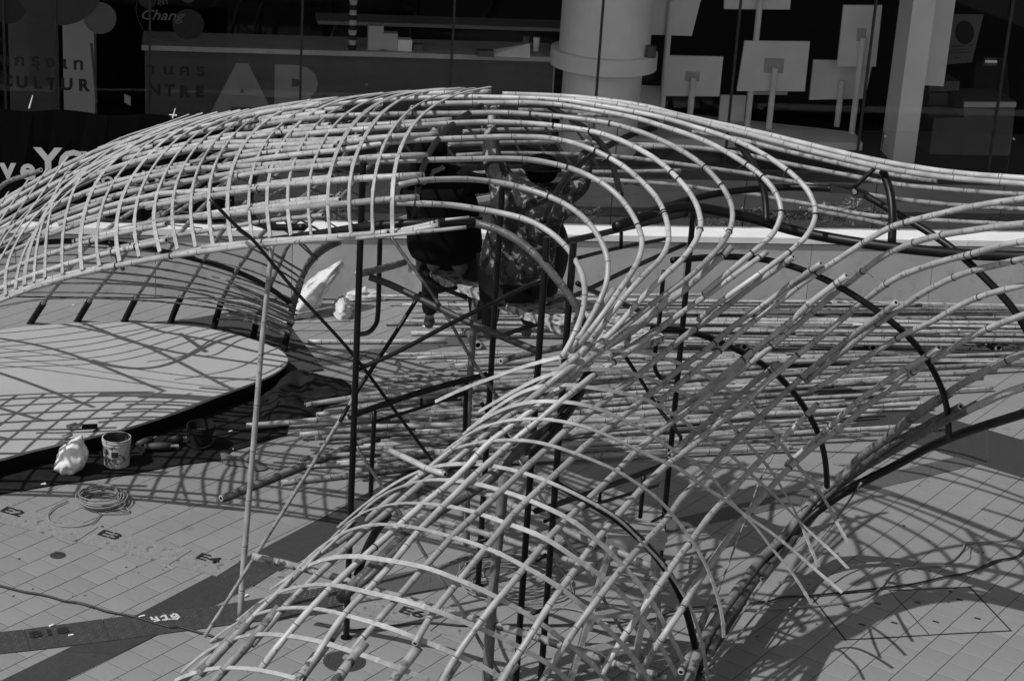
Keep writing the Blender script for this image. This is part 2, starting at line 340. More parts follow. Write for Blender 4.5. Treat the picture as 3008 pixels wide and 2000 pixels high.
band(T('p 2300,1083 2576,1165 2708,1207 3060,1310'), T('p 2300,1196 2500,1251.6 2678,1302 3060,1421'), .0048, MDB, 'dark_band_stone', 5)
band(T('p 3060,1275 2803,1343 2627,1385 2300,1452 2000,1520 1640,1595 1264,1668 1010,1712'), T('p 3060,1316 2867,1366 2521,1449 2300,1492 2000,1556 1640,1640 1264,1735 1010,1795'), .004, MMB, 'speckled_band_stone', 10)
band(T('p 900,1058 1184,1013 1500,962 1900,905'), T('p 910,1080 1118,1051 1500,990 1900,930'), .004, MMB, 'speckled_band_stone', 4)
# chequer plate covers over the trench
def plate(up, lo, z, ms, name='cover_plate', th=.006):
    """raised lozenge plate between two edges, quad corners in photo order ul ur lr ll"""
    q = [onz(*p) for p in (up[0], up[1], lo[1], lo[0])]
    b = B(); b.prism([Vector((p.x, p.y, z - th)) for p in q][::-1], (0, 0, th), 0)
    ul, ur, lr, ll = q; W_ = (ur - ul).length; H_ = (ul - ll).length; nx = int(W_ / .030); ny = int(H_ / .027)
    for j in range(ny):
        for i in range(nx):
            s = (i + .5 + .5 * (j % 2)) / (nx + .5); t = (j + .6) / (ny + .2); c = (ul * (1 - s) + ur * s) * t + (ll * (1 - s) + lr * s) * (1 - t)
            d = ((ur - ul).normalized() * (1 if (i + j) % 2 else .35) + (ul - ll).normalized() * (.6 if (i + j) % 2 else -1)).normalized() * .010; e = Vector((-d.y, d.x, 0)) * .33
            k = len(b.V); c = Vector((c.x, c.y, z)); b.add([c - d, c - e, c + d, c + e, c + Vector((0, 0, .0022))], [(0, 1, 4), (1, 2, 4), (2, 3, 4), (3, 0, 4)], 0)
    return b.build(name, ms, ground)
def lerp(a, b, t): return tuple(x + (y - x) * t for x, y in zip(a, b))
def edge_at(pts, u):
    xs = [p[0] for p in pts]; return (u, float(np.interp(u, xs, [p[1] for p in pts])))
EU = T('p -80,1461 0,1482 166,1518 293,1550 500,1601 702,1652 846,1687 1042,1736 1221,1778 1400,1818 1834,1918'); EL = T('p -140,1500 0,1537 149,1573 372,1628 638,1694 800,1735 1042,1797 1221,1843 1383,1882 1638,1948 1834,1998')
for (a, c, m) in ((-70, 289, MPL), (292, 563, MPL), (566, 703, MPL), (705, 812, MPD), (815, 1042, MPL), (1046, 1330, MPL), (1334, 1600, MPL), (1604, 1834, MPL)):
    plate((edge_at(EU, a), edge_at(EU, c)), (edge_at(EL, a - 66), edge_at(EL, c - 66 if c < 1800 else c - 60)), .007, m)
eB = (onz(500, 1601) - onz(166, 1518)).normalized(); eA = Vector((-eB.y, eB.x, 0)); PU, PL_ = EU, EL
for w, (u, v) in (('E2', (-4, 1500)), ('E3', (281, 1568)), ('E4', (570, 1637)), ('E6', (1166, 1795))):
    o = text3(w, onz(u, v, .0095), eB * 1 - eA * .05, eA, .085, 'plate_number', MINK, ground, bold=.02, kw=1.45)
EU = T('p -80,1866 0,1860 383,1809 629,1782 820,1757 1010,1716'); EL = T('p -80,1930 0,1920 204,1901 502,1858 680,1835 860,1812 1010,1796')
for (a, c) in ((-60, 68), (70, 300), (303, 640), (643, 1008)):
    plate((edge_at(EU, a), edge_at(EU, c)), (edge_at(EL, a + 22), edge_at(EL, min(1008, c + 22))), .0075, MPD)
eC = (onz(300, 1819) - onz(70, 1851)).normalized(); eD = Vector((-eC.y, eC.x, 0))
text3('818', onz(88, 1873, .0105), eC, eD, .075, 'plate_number', MINK, ground, bold=.02, kw=1.5)
for st in ('520,500 565,570 700,570', '690,485 745,560 790,610 650,640', '870,480 940,440 1000,430 1060,540 1040,590 940,600', '1130,565 1160,565', '1300,395 1220,430 1240,480 1340,495 1430,465 1400,415 1300,395', '1430,420 1480,490 1410,560 1270,560'):
    P = [onz(400 + float(q.split(',')[0]) / 11.795, 1770 + float(q.split(',')[1]) / 11.795, .0105) for q in st.split()]
    b = B()
    for p_, q_ in zip(P[:-1], P[1:]):
        d_ = (q_ - p_).normalized() * .007; e_ = Vector((-d_.y, d_.x, 0)); b.prism([p_ - d_ + e_, p_ - d_ - e_, q_ + d_ - e_, q_ + d_ + e_], (0, 0, .0006 + .0001 * len(b.V)))
    b.build('painted_stroke', MWH, ground)
# inspection frame cut into the tiles (lower right), slots, small drains
b = B()
def groove(b, pts, w, z=.0015, th=.0015):
    P = [onz(*q) for q in pts]
    for a, c in zip(P[:-1], P[1:]):
        d = (c - a).normalized() * w / 2; e = Vector((-d.y, d.x, 0))
        b.prism([Vector((q.x, q.y, z - th)) for q in (a - d + e * rnd.uniform(.7, 1.2), a - d - e, c + d - e * rnd.uniform(.7, 1.2), c + d + e)], (0, 0, th))
groove(b, T('V 700,570 1120,548 1480,530'), .012); groove(b, T('V 1600,520 1820,510 2359,488 I 1985,913'), .012)
groove(b, T('V 700,570 1100,1080'), .012); groove(b, T('V 1100,1080 1500,1060 2359,1010 I 2260,1215'), .014); groove(b, T('I 1985,913 2270,1215'), .012); groove(b, T('V 1610,525 2050,1020'), .007)
b.build('cover_frame', MINK, ground, None)
b = B()
for q in T('V 1112,692 1468,668 1922,655 1290,908 1655,887 2130,875 I 1915,1000 2040,1130'):
    c = onz(*q); b.box((c.x, c.y, .001), (.04, .018, .002), 0, rot2((math.cos(.4), math.sin(-.4))))
b.build('lifting_slot', MINK, ground)
def drain(u, v, r, m, name='floor_drain', rings=2):
    c = onz(u, v); b = B()
    for a, z_ in ((r, .0), (r * .86, .002)):
        P = [Vector((c.x + a * math.cos(t), c.y + a * math.sin(t), z_)) for t in np.linspace(0, 2 * math.pi, 25)[:-1]]; b.prism(P, (0, 0, .003))
    for k in range(-4, 5): b.box((c.x + k * r * .19, c.y, .0055), (r * .05, r * 1.4 * math.sqrt(max(.05, 1 - (k * .2) ** 2)), .002), 0)
    return b.build(name, m, ground)
drain(170, 1631, .05, MPD); drain(1012, 1942, .125, MDB)

# ================================================================== MARBLE WALL, COPING, GLASS BALUSTRADE
wd = Vector((1, .173, 0)).normalized(); wn_ = Vector((-wd.y, wd.x, 0)); RW = rot2((wd.x, wd.y))
def WP(s, d, z): return Vector((0, 16.68, 0)) + wd * s + wn_ * d + Vector((0, 0, z))     # along the wall, behind its face, height
wall = thing('planter_wall', WP(0, 0, 0), 'low pale marble planter wall with white coping running behind the bamboo heaps', 'wall')
b = B(); b.box(WP(0, .16, .29), (16, .26, .58), 0, RW); b.build('wall_core', MGR, wall)
s = -7.9
while s < 7.9:
    w = 1.18; b = B(); b.box(WP(s + w / 2, .015, .293), (w - .005, .03, .56), 0, RW); b.build('marble_panel', MMA, wall)
    b = B(); b.box(WP(s + w / 2 + .3, .15, .615), (w - .004, .34, .055), 0, RW); b.build('coping_stone', MCO, wall); s += w
bal = thing('glass_balustrade', WP(0, .3, .6), 'frameless clear glass balustrade standing on the marble planter wall', 'balustrade')
s = -7.8
while s < 7.9:
    b = B(); b.box(WP(s + .62, .27, 1.12), (1.23, .012, .93), 0, RW); b.build('glass_pane', MGB, bal)
    for dz in (1.545,):
        c = WP(s + .01, .255, dz); b = B(); b.tube([c, c - wn_ * .02], .009, 10); b.build('stud', MCH, bal)
    b = B(); b.box(WP(s, .27, 1.12), (.005, .014, .93), 0, RW); b.build('pane_joint', MRb, bal)
    s += 1.24
# planting trough soil and the low leafy plants behind the coping
b = B(); b.box(WP(0, .75, .5), (16, .9, .1), 0, RW); o = b.build('planting_bed', MCD, None); tag(o, kind='structure')
b = B(); b.box(WP(0, 9.0, .49), (30, 15.6, .10), 0, RW); o = b.build('terrace_floor', MIF, None); tag(o, kind='structure')
def plant(s, d, h, n, seed, label):
    rr = random.Random(seed); base = WP(s, d, .55); t = thing('leafy_plant', base, label, 'plant', 'small leafy plants behind the white coping')
    sb = B(); lb = B()
    for k in range(n):
        a = rr.uniform(0, 6.28); tip = base + Vector((math.cos(a) * h * .7, math.sin(a) * h * .4, h * rr.uniform(.5, 1))); mid = (base + tip) / 2 + Vector((0, 0, h * .15))
        P = [Vector(p) for p in catmull([base, mid, tip], 5)]; sb.tube(P, .0025, 4)
        for p in P[3:]:
            for _ in range(4):
                d_ = Vector((rr.uniform(-1, 1), rr.uniform(-1, .3), rr.uniform(-.8, .6))).normalized(); w = d_.cross(Vector((0, 0, 1))).normalized() * .011; l = rr.uniform(.03, .055)
                lb.add([p, p + d_ * l * .5 + w, p + d_ * l + Vector((0, 0, -.01)), p + d_ * l * .5 - w, p + d_ * l * .5 + Vector((0, 0, .004))], [(0, 1, 4), (1, 2, 4), (2, 3, 4), (3, 0, 4)])
    sb.build('stem', MSTEM, t); o = lb.build('foliage', MLF, t)
for k, (u, v, h, n, w) in enumerate(((1730, 640, .20, 9, 'small leafy plant behind the coping just right of the camouflage worker'), (2110, 640, .16, 7, 'sparse low plant behind the coping under the steel tube joints, left end'),
     (2190, 610, .24, 9, 'leafy plant behind the coping left of the widest shrub'), (2290, 640, .22, 9, 'bushy plant behind the coping, middle of the right row'), (2400, 620, .26, 10, 'tall leafy plant behind the coping, lower leaves bright'),
     (2490, 600, .34, 14, 'widest shrub behind the coping below the black joint plates'), (2570, 640, .25, 12, 'bright leafed shrub behind the coping at the steel post'), (2640, 610, .22, 6, 'thin plant behind the coping, last on the right'),
     (1000, 620, .2, 6, 'small plant seen through the dome lattice above the coping'), (780, 620, .2, 6, 'faint plant behind the coping at the black banner end'))):
    p = onf(u, v, 17.25); s = (p - Vector((0, 16.68, 0))).dot(wd); plant(s, .5, h, n, 100 + k, w)

# ================================================================== BUILDING BEHIND: glass front, dark hall
AG = 19.36; gx = lambda u, v: onf(u, v, AG)
bld = thing('glass_fronted_building', (0, 19.36, .5), 'dark glass fronted hall of the art centre behind the planter wall', 'building')
def GP(s, d, z): return Vector((0, AG, 0)) + wd * s + wn_ * d + Vector((0, 0, z))
b = B(); b.box(GP(0, 13.8, 2.3), (30, .2, 3.6), 0, RW); b.build('back_wall', MIN, bld)
for sx in (-15, 15): b = B(); b.box(GP(sx, 6.9, 2.3), (.2, 13.9, 3.6), 0, RW); b.build('side_wall', MIN, bld)
b = B(); b.box(GP(0, 6.25, 4.2), (30.4, 15.3, .2), 0, RW); b.build('unseen_roof', MIN, bld)  # out of view; front overhang shaped to keep direct sun off the hall
b = B(); b.box(GP(0, 7.2, .545), (29.9, 14.2, .01), 0, RW); b.build('hall_floor', MIN, bld)
mull = []
for u, v in ((12, 100), (165, 180), (440, 60), (886, 100), (1330, 100), (1764, 100), (2165, 100), (2560, 100), (2960, 100)):
    mull.append((gx(u, v) - Vector((0, AG, 0))).dot(wd))
mull = [-14.9, -9] + mull + [7.5, 14.9]
for a, c in zip(mull[:-1], mull[1:]):
    b = B(); b.box(GP((a + c) / 2, 0, 2.32), (c - a - .012, .014, 3.55), 0, RW); b.build('glass_pane', MGL, bld)
for a in mull: b = B(); b.box(GP(a, -.02, 2.32), (.022, .03, 3.55), 0, RW); b.build('mullion', MPIPE, bld)
b = B(); b.box(GP(0, 0, .53), (30, .06, .05), 0, RW); b.build('sill', MIG, bld)
# lettering and round stickers on the glass
def on_glass(u, v, d=-.02): p = gx(u, v); return p + wn_ * d
zU = Vector((0, 0, 1))
for w, u, v in (('ง', 0, 190), ('ก', 42, 192), ('รุ', 92, 193), ('ง', 134, 197), ('เ', 183, 200), ('ท', 214, 203), ('า', 434, 217), ('น', 478, 217), ('ค', 526, 221), ('ร', 576, 221)):
    text3(w, on_glass(u, v), wd, zU, .115, 'thai_letter', MINK, bld, bold=.03, kw=1.1)
for w, u, v in (('C', 3, 252), ('U', 48, 256), ('L', 99, 258), ('T', 136, 261), ('U', 180, 262), ('R', 231, 265), ('N', 435, 278), ('T', 483, 280), ('R', 527, 283), ('E', 574, 284)):
    text3(w, on_glass(u, v), wd, zU, .115, 'letter', MINK, bld, bold=.045, kw=1.0)
def disc(u, v, rpx, m, name, f=AG, d=-.018, th=.003):
    c = onf(u, v, f) + wn_ * d; r = (onf(u + rpx, v, f) - onf(u, v, f)).length
    b = B(); b.prism([c + wd * (r * math.cos(t)) + zU * (r * math.sin(t)) for t in np.linspace(0, 2 * math.pi, 41)[:-1]], -wn_ * th); return b.build(name, m, bld)
disc(171, -55, 133, MSTK, 'round_sticker'); disc(294, 53, 48, MSTL, 'round_sticker', d=-.014); disc(553, 72, 46, MINK, 'round_sticker'); disc(434, 0, 25, MINK, 'round_sticker'); disc(553, -15, 24, MSTK, 'round_sticker')
disc(20, 10, 62, MINK, 'round_sticker', d=-.013)
text3('Chang', on_glass(410, 56), wd, zU, .10, 'painted_word', MSTL, bld, shear=.35, bold=.012, kw=1.15)
c = gx(493, 30); b = B(); b.tube([c + wd * (.3 * math.cos(t)) + zU * (.3 * math.sin(t)) - wn_ * .02 for t in np.linspace(2.6, 6.2, 30)], .003, 5); b.build('logo_ring', MSTK, bld)
text3('สุรา', on_glass(462, 12), wd, zU, .05, 'painted_word', MSTL, bld, bold=.01)
# things inside the hall
def upright(name, pts, f, th, m, parent=None, label=None, cat=None, group=None):
    b = B(); b.prism([onf(u, v, f) for u, v in pts], wn_ * th); o = b.build(name, m, parent)
    return tag(o, label, cat, group) if label else o
def down(u, v, f, z):                                       # same plumb line brought to height z
    p = onf(u, v, f); return Vector((p.x, p.y, z))
p0 = onf(630 / 3.686, 330 / 3.686, 20.2); p1 = onf(970 / 3.686, 330 / 3.686, 20.2)
b = B(); c = (p0 + p1) / 2; b.box((c.x, c.y + .25, 2.32), ((p1 - p0).length, .5, 3.54), 0, RW); o = b.build('square_pillar', MIM); tag(o, 'pale square pillar behind the black lettering at far left inside the glass', 'pillar')
p0 = onf(10, 90, 20.6); p1 = onf(158, 90, 20.6); c = (p0 + p1) / 2
b = B(); b.box((c.x, c.y + .2, 1.9), ((p1 - p0).length, .1, 2.8), 0, RW); o = b.build('display_screen', MIG); tag(o, 'dim grey display screen behind the word CULTUR at far left', 'screen')
b = B(); P = [gx(263, 150) + wn_ * .35, gx(279, 328) + wn_ * .35]; b.tube(P, .012, 8); o = b.build('leaning_rod', MIG); tag(o, 'thin grey rod leaning beside the pale square pillar', 'rod')
upright('wall_notice', T('a 1345,1020 1415,1050 1415,1150 1345,1110'), 20.0, .01, MIM, None, 'small pale notice left of the counter inside the dark hall', 'notice')
# counter with big letters
AC = 20.2; cl = onf(426, 300, AC); crt = onf(1621, 300, AC); tz = onf(1621, 178, AC).z
ctr = thing('service_counter', Vector(((cl.x + crt.x) / 2, (cl.y + crt.y) / 2, .55)), 'long grey service counter with giant faded letters and pale dots on its front', 'counter')
cw = (crt - cl).length; mid = (cl + crt) / 2
def CP(s, d, z): return Vector((mid.x, mid.y, 0)) + wd * s + wn_ * d + Vector((0, 0, z))
b = B(); b.box(CP(0, .3, (tz + .55) / 2), (cw, .6, tz - .55), 0, RW); b.build('counter_front', MCNT, ctr)
b = B(); b.box(CP(0, .28, tz + .025), (cw + .06, .72, .05), 0, RW); b.build('counter_top', MTOP, ctr)
b = B(); b.box(CP(cw / 2, -.004, (tz + .55) / 2), (.012, .012, tz - .56), 0, RW); b.build('corner_trim', MTOP, ctr)
for w, q in (('B', 'a 1750,1290'), ('A', 'A 1470,812'), ('R', 'A 1875,820')):
    u, v = T(q)[0]; text3(w, onf(u, v, AC) - wn_ * .004, wd, zU, .56 if w != 'B' else .62, 'giant_letter', MCNL if w != 'B' else MIG, ctr, bold=.05, kw=1.15 if w != 'B' else 1.0)
for u, v, r in (('U 1600,775', 0, 20), ('U 1935,670', 0, 36), ('U 1760,917', 0, 4), ('U 1915,1015', 0, 4), ('J 980,530', 0, 11), ('B 1370,540', 0, 18)):
    x, y = T(u)[0]; c = onf(x, y, AC) - wn_ * .004; rr_ = r / 280.; b = B()
    b.prism([c + wd * (rr_ * math.cos(t)) + zU * (rr_ * math.sin(t)) for t in np.linspace(0, 6.283, 29)[:-1]], -wn_ * .002); b.build('round_dot', MCNL if r < 10 else MIG, ctr)
def on_counter(u, v): d = ray(u, v); return d * ((tz + .05 - HC) / d.z) + Vector((0, 0, HC))
def boxon(u, v, w, d, h, m, label, name='cardboard_box', cat='box', rot=None):
    p = on_counter(u, v); b = B(); b.box((p.x, p.y + d / 2, tz + .05 + h / 2), (w, d, h), 0, rot or RW); return tag(b.build(name, m), label, cat)
x = T('U 1840,545 2000,550 2158,555 2158,525 2310,560 2352,560'); Sx = 1 / 280.
boxon(*x[0], .155, .14, .25, MIM, 'tallest grey box on the counter beside the striped wrapped stick'); boxon(*x[1], .15, .14, .175, MIM, 'middle grey box on the counter between two others')
o = boxon(*x[2], .145, .14, .115, MIW, 'small pale printed box on the counter, right of the grey boxes'); text3('WATER', on_counter(x[2][0] - 14, x[2][1] - 14) + Vector((0, 0, .02)) - wn_ * .004 - Vector((0, .01, 0)), wd, zU, .018, 'box_print', MINK, o)
boxon(*x[4], .1, .1, .07, MIG, 'low dark box on the counter next to the printed box')
boxon(1424, 168, .17, .12, .06, MIG, 'flat dark box on the counter just left of the folded paper')
p = on_counter(1500, 170); b = B(); b.prism([p + Vector(q) for q in ((-.2, 0, 0), (.2, .05, 0), (.19, .2, .11), (-.2, .12, .03))], (0, .01, .01)); tag(b.build('folded_paper', MIW), 'white folded paper standing on the counter by the round column', 'paper')
b = B(); p = on_counter(1574, 150); b.tube([p, p + Vector((0, 0, .14))], [.03, .036], 14); tag(b.build('printed_cup', MIW), 'pale printed cup on the counter touching the round column', 'cup')
b = B(); p = on_counter(1545, 143); b.tube([p, p + Vector((0, 0, .13))], .04, 14); tag(b.build('dark_jar', MIG), 'dark jar on the counter left of the pale cup', 'jar')
b = B(); p = on_counter(1034, 146); Hh = .50
for k in range(40):
    a = k / 39; R_ = .045; b.tube([p + Vector((0, 0, a * Hh)), p + Vector((0, 0, (a + 1 / 39) * Hh))], R_ * (.9 + .1 * math.sin(k)), 10, 0 if (k // 4) % 2 else 1, cap=(k in (0, 39)))
tag(b.build('wrapped_stick', [MIM, MIN]), 'standing stick wrapped in a spiral of pale and dark bands on the counter', 'stick')
tb_ = thing('work_table', GP(0, 6, .55), 'dim grey table with splayed legs deep in the dark hall', 'table')
p = onf(1080, 52, 23.5); b = B(); b.box((p.x + .9, p.y, p.z), (3.0, .5, .04), 0, RW); b.build('table_top', MIM, tb_)
for dx in (-.35, .1, .5): b = B(); b.tube([(p.x + dx, p.y, p.z), (p.x + dx * 1.3 - .1, p.y, .56)], .015, 6); b.build('leg', MIG, tb_)
# round column with ring
cb = onz(1755, 470, .55); cx_, cy_ = cb.x, cb.y + .0
col = thing('round_column', (cx_, cy_ + .45, .55), 'thick white round column with a projecting ring ledge behind the glass', 'column')
def cyl(name, r, z0, z1, m, n=48):
    b = B(); b.tube([(cx_, cy_ + .45, z0), (cx_, cy_ + .45, z1)], r, n); b.build(name, m, col, smooth=False)
zr = ony(1750, 190, cy_).z
cyl('lower_shaft', .415, .55, zr - .1, MIW); cyl('ring_ledge', .56, zr - .1, zr + .07, MIW); cyl('upper_shaft', .475, zr + .07, 4.1, MIW)
b = B(); c = Vector((cx_ + .47, cy_ + .2, zr + .07)); b.tube([c, c + Vector((0, 0, .12))], [.055, .05], 14); tag(b.build('glass_jar', MIG), 'dark glass jar standing on the ring ledge of the round column', 'jar')
# white boards on poles and the white plinth
pl = T('C 0,900 560,900 1130,905 1250,985 1250,1090 0,1090'); zp = .82
f0 = onz(2006, 440, .82); pf = 20.3
b = B(); q0 = onf(1830, 425, pf); q1 = onf(2534, 421, pf); q2 = onz(*T('C 1130,905')[0], q1.z); ztop = q1.z
b.prism([Vector((q0.x, q0.y, .55)), Vector((q1.x, q1.y, .55)), Vector((q2.x + .1, q2.y, .55)), Vector((q0.x, q0.y + 1.5, .55))], (0, 0, ztop - .55))
tag(b.build('white_plinth', MIW), 'low white plinth under the white boards on poles', 'plinth')
def board(n, pts, f, plate_, stick, label):
    P = [onf(u, v, f) for u, v in pts]; c = sum(P, Vector()) / 4
    t = thing('board_on_pole', (c.x, c.y, ztop), label, 'board', 'white boards standing on poles inside the hall')
    b = B(); b.prism(P, wn_ * .03); b.build('board_panel', MIW, t)
    if plate_: b = B(); b.prism([onf(u, v, f) - wn_ * .002 for u, v in plate_], -wn_ * .008); b.build('fixing_plate', MIM, t)
    if stick:
        a, e = stick; top = onf(*a, f) - wn_ * .05; d = Vector((top.x, top.y, ztop)); b = B(); b.tube([top, d], .034, 14); b.build('pole', MIW, t)
board(0, T('B 2105,-40 2500,-40 2351,245 2085,240')[:2] + T('C 75,250 B 2085,240'), 20.9, None, (T('B 2278,2')[0], 0), 'large white board cut by the top edge right of the round column')
board(1, T('C 300,-40 760,-40 750,68 298,65'), 21.0, None, (T('C 540,-30')[0], 0), 'white board at the top edge with only its lower strip in view')
board(2, T('B 2240,385 C 292,392 265,665 B 2225,665'), 20.9, T('C 35,493 130,497 125,560 28,556'), (T('C 78,530')[0], 0), 'white board with a small square plate, left of the widest board')
board(3, T('C 440,283 888,287 852,630 385,628'), 20.9, T('C 577,400 710,404 700,505 568,500'), (T('C 640,460')[0], 0), 'widest white board in the middle with a screwed square plate')
board(4, T('C 912,412 1320,425 1265,680 882,688'), 21.1, None, (T('C 1100,548')[0], 0), 'white board half hidden in shade low at the right of the group')
board(5, T('C 1120,38 1385,38 1340,460 1075,458'), 20.8, T('C 1212,195 1275,197 1268,285 1205,282'), (T('C 1245,255')[0], 0), 'tall white board at the right with a long pole')
board(6, T('C 275,655 450,658 430,880 255,870'), 21.2, None, None, 'low white board behind the long pole, partly under the curve of the poles')
board(7, T('B 2050,590 2210,598 2200,760 2030,740'), 21.2, None, None, 'lowest white board directly right of the round column')
board(8, T('C 470,632 735,634 730,655 465,652'), 21.4, None, None, 'thin white board edge showing beneath the widest board')
# white square pillar at right, furniture
p0 = onz(2613, 476, .55); p1 = onz(2677, 476, .55)
b = B(); b.box(((p0.x + p1.x) / 2, p0.y + .25, 2.32), (.24, .5, 3.54), 0, rot2((math.cos(.1), math.sin(.1)))); b.box(((p0.x + p1.x) / 2 + .30, p0.y + .65, 2.2), (.3, .3, 1.8), 0); tag(b.build('white_pillar', MIW), 'white square pillar inside the glass at right', 'pillar')
upright('cafe_counter', T('C 1950,695 2300,695 2255,1185 1690,1175 1740,815 1945,810'), 20.2, .6, MIG, None, 'dark grey cafe counter at the right edge of the hall', 'counter')
b = B(); P = [onf(u, v, 20.18) for u, v in T('C 1945,700 2300,700 2296,735 1942,735')]; b.prism(P, -wn_ * .03); tag(b.build('counter_shelf', MIM), 'paler shelf edge along the top of the cafe counter', 'shelf')
dc = thing('drawer_cabinet', onf(*T('C 1800,700')[0], 20.7), 'dark drawer cabinet right of the white pillar', 'cabinet')
for a, c in ((560, 635), (640, 725), (730, 800)): b = B(); b.prism([onf(u, v, 20.7) for u, v in T(f'C 1712,{a} 1918,{a} 1912,{c-4} 1705,{c-4}')], wn_ * .5); b.build('drawer', MIG, dc)
bn = thing('hanging_banner', onf(*T('C 1900,440')[0], 20.6), 'dark grey hanging banner with a round emblem and lines of print', 'banner')
b = B(); b.prism([onf(u, v, 20.6) for u, v in T('C 1880,100 2082,102 2000,430 1770,450')], wn_ * .01); b.build('banner_cloth', MIG, bn)
c = onf(*T('C 1950,225')[0], 20.6) - wn_ * .004; b = B(); b.prism([c + wd * (.11 * math.cos(t) - .02 * math.sin(t)) + zU * (.13 * math.sin(t)) for t in np.linspace(0, 6.283, 25)[:-1]], -wn_ * .002); b.build('emblem', MIN, bn)
for q in ('C 1922,160 1990,158', 'C 1832,322 2010,310', 'C 1862,345 1990,336', 'C 1832,368 2000,356', 'C 1882,400 1930,396'):
    (u0, v0), (u1, v1) = T(q); k = int((u1 - u0) / 5)
    for i in range(k):
        a_ = onf(u0 + (u1 - u0) * i / k, v0 + (v1 - v0) * i / k, 20.6) - wn_ * .005; b = B(); b.box(a_, (.009, .002, rnd.uniform(.012, .02)), 0, RW); b.build('print_mark', MINK, bn)
upright('coffee_machine', T('C 2030,430 2110,395 2240,400 2260,690 2000,690'), 20.8, .3, MIN, None, 'black machine with bright reflections behind the cafe counter', 'machine')
b = B(); c = onf(*T('C 2080,425')[0], 20.7); b.tube([c, c + wd * .14], .05, 12); tag(b.build('steel_jug', MCH), 'shiny steel jug catching light at the upper right', 'jug')
# black banner on the balustrade at left
BN = thing('black_banner', WP(-4.5, .2, .7), 'black banner with white lettering tied to the balustrade at left', 'banner')
p0 = onf(-60, 308, 16.85); p1 = onf(693, 345, 16.85)
nb = 24; V = []; Fs = []
for k in range(nb + 1):
    a = k / nb; p = p0.lerp(p1, a); w = .012 * math.sin(a * 19) + .008 * math.sin(a * 47)
    V += [Vector((p.x, p.y - .03 + w, .66)), Vector((p.x, p.y - .03 - w, 1.1)), Vector((p.x, p.y - .03 + w * .4, p0.z + (p1.z - p0.z) * a - .03 * math.sin(a * math.pi * 3) ** 2))]
for k in range(nb): Fs += [(k * 3, k * 3 + 3, k * 3 + 4, k * 3 + 1), (k * 3 + 1, k * 3 + 4, k * 3 + 5, k * 3 + 2)]
bb = B(); bb.add(V, Fs); bb.build('banner_cloth', MBAN, BN)
for w, q, h in (('v', 'A 5,1228', .2), ('e', 'A 138,1235', .2), ('Y', 'A 250,1205', .24), ('O', 'A 402,1215', .23), ('U', 'A 555,1225', .23), ('r', 'A 690,1235', .2)):
    u, v = T(q)[0]; text3(w, onf(u, v, 16.74), wd, zU, h * (1 if w in 'YOU' else .98), 'letter', MWH, BN, bold=.03)
for w, q in (('ค', 'A 640,1300'), ('ว', 'A 720,1300'), ('า', 'A 790,1300'), ('ม', 'A 860,1300'), ('รั', 'A 960,1290'), ('ก', 'A 1060,1290'), ('ส', 'A 1230,1200')):
    u, v = T(q)[0]; text3(w, onf(u, v, 16.74), wd, zU, .13, 'thai_letter', MWH, BN, bold=.02)
for (a, c) in (('a 355,1035', 'a 315,1175'), ('a 1898,1175', 'a 1870,1280'), ('a 1830,1245', 'a 1915,1252')):
    P = [onf(*T(q)[0], 16.7) for q in (a, c)]; b = B(); b.tube(P, [.004, .008], 6); o = b.build('cable_tie', MLIT, BN)

# ================================================================== STAGE, CARPET, CLOTHS
Cst = [onz(u, v, .14) for u, v in T('p -420,1290 -300,1378 -150,1382 0,1347 100,1320 243,1287 381,1253 534,1203 637,1162 760,1117 820,1087 845,1060 835,1037 800,1018 735,995 638,970 540,956 400,948 250,948 90,958 0,970 -180,1010 -380,1110')]
P = resample(catmull([tuple(p) for p in Cst + [Cst[0]]], 8), .06)[:-1]; P = [Vector((p[0], p[1], .14)) for p in P]; c = sum(P, Vector()) / len(P)
stg = thing('round_stage', (c.x, c.y, 0), 'low pale rounded stage platform with black sides under the bamboo dome', 'stage')
b = B(); b.prism([Vector((p.x, p.y, .122)) for p in P], (0, 0, .018)); b.build('stage_top', MST, stg)
b = B(); Q = [c.lerp(p, .996) for p in P]; n = len(Q); b.add([Vector((p.x, p.y, 0)) for p in Q] + [Vector((p.x, p.y, .1215)) for p in Q], [(k, (k + 1) % n, n + (k + 1) % n, n + k) for k in range(n)]); b.build('black_skirt', MSK, stg)
b = B(); P = [onz(*q) for q in T('D 1000,670 1330,640 1640,585 1800,600 2020,710 2090,800 2240,995 2090,1005 1900,1050 1500,1250 900,1450')]; b.prism([Vector((p.x, p.y, .005)) for p in P], (0, 0, .006)); tag(b.build('grey_carpet', MCA), 'dark grey carpet piece sticking out behind the tip of the stage', 'carpet')
b = B(); P = [onz(*q) for q in T('p -260,1480 -40,1460 0,1453 G 350,225 800,160 M 1100,845 1650,740 2140,680 D 1600,1555 1980,1440 2000,1330 1900,1180 p 700,1180 300,1290 -200,1400')]; b.prism([Vector((p.x, p.y, .006)) for p in P], (0, 0, .005)); tag(b.build('dark_carpet', MCD), 'dark carpet strip along the front of the stage holding the paint pots', 'carpet')
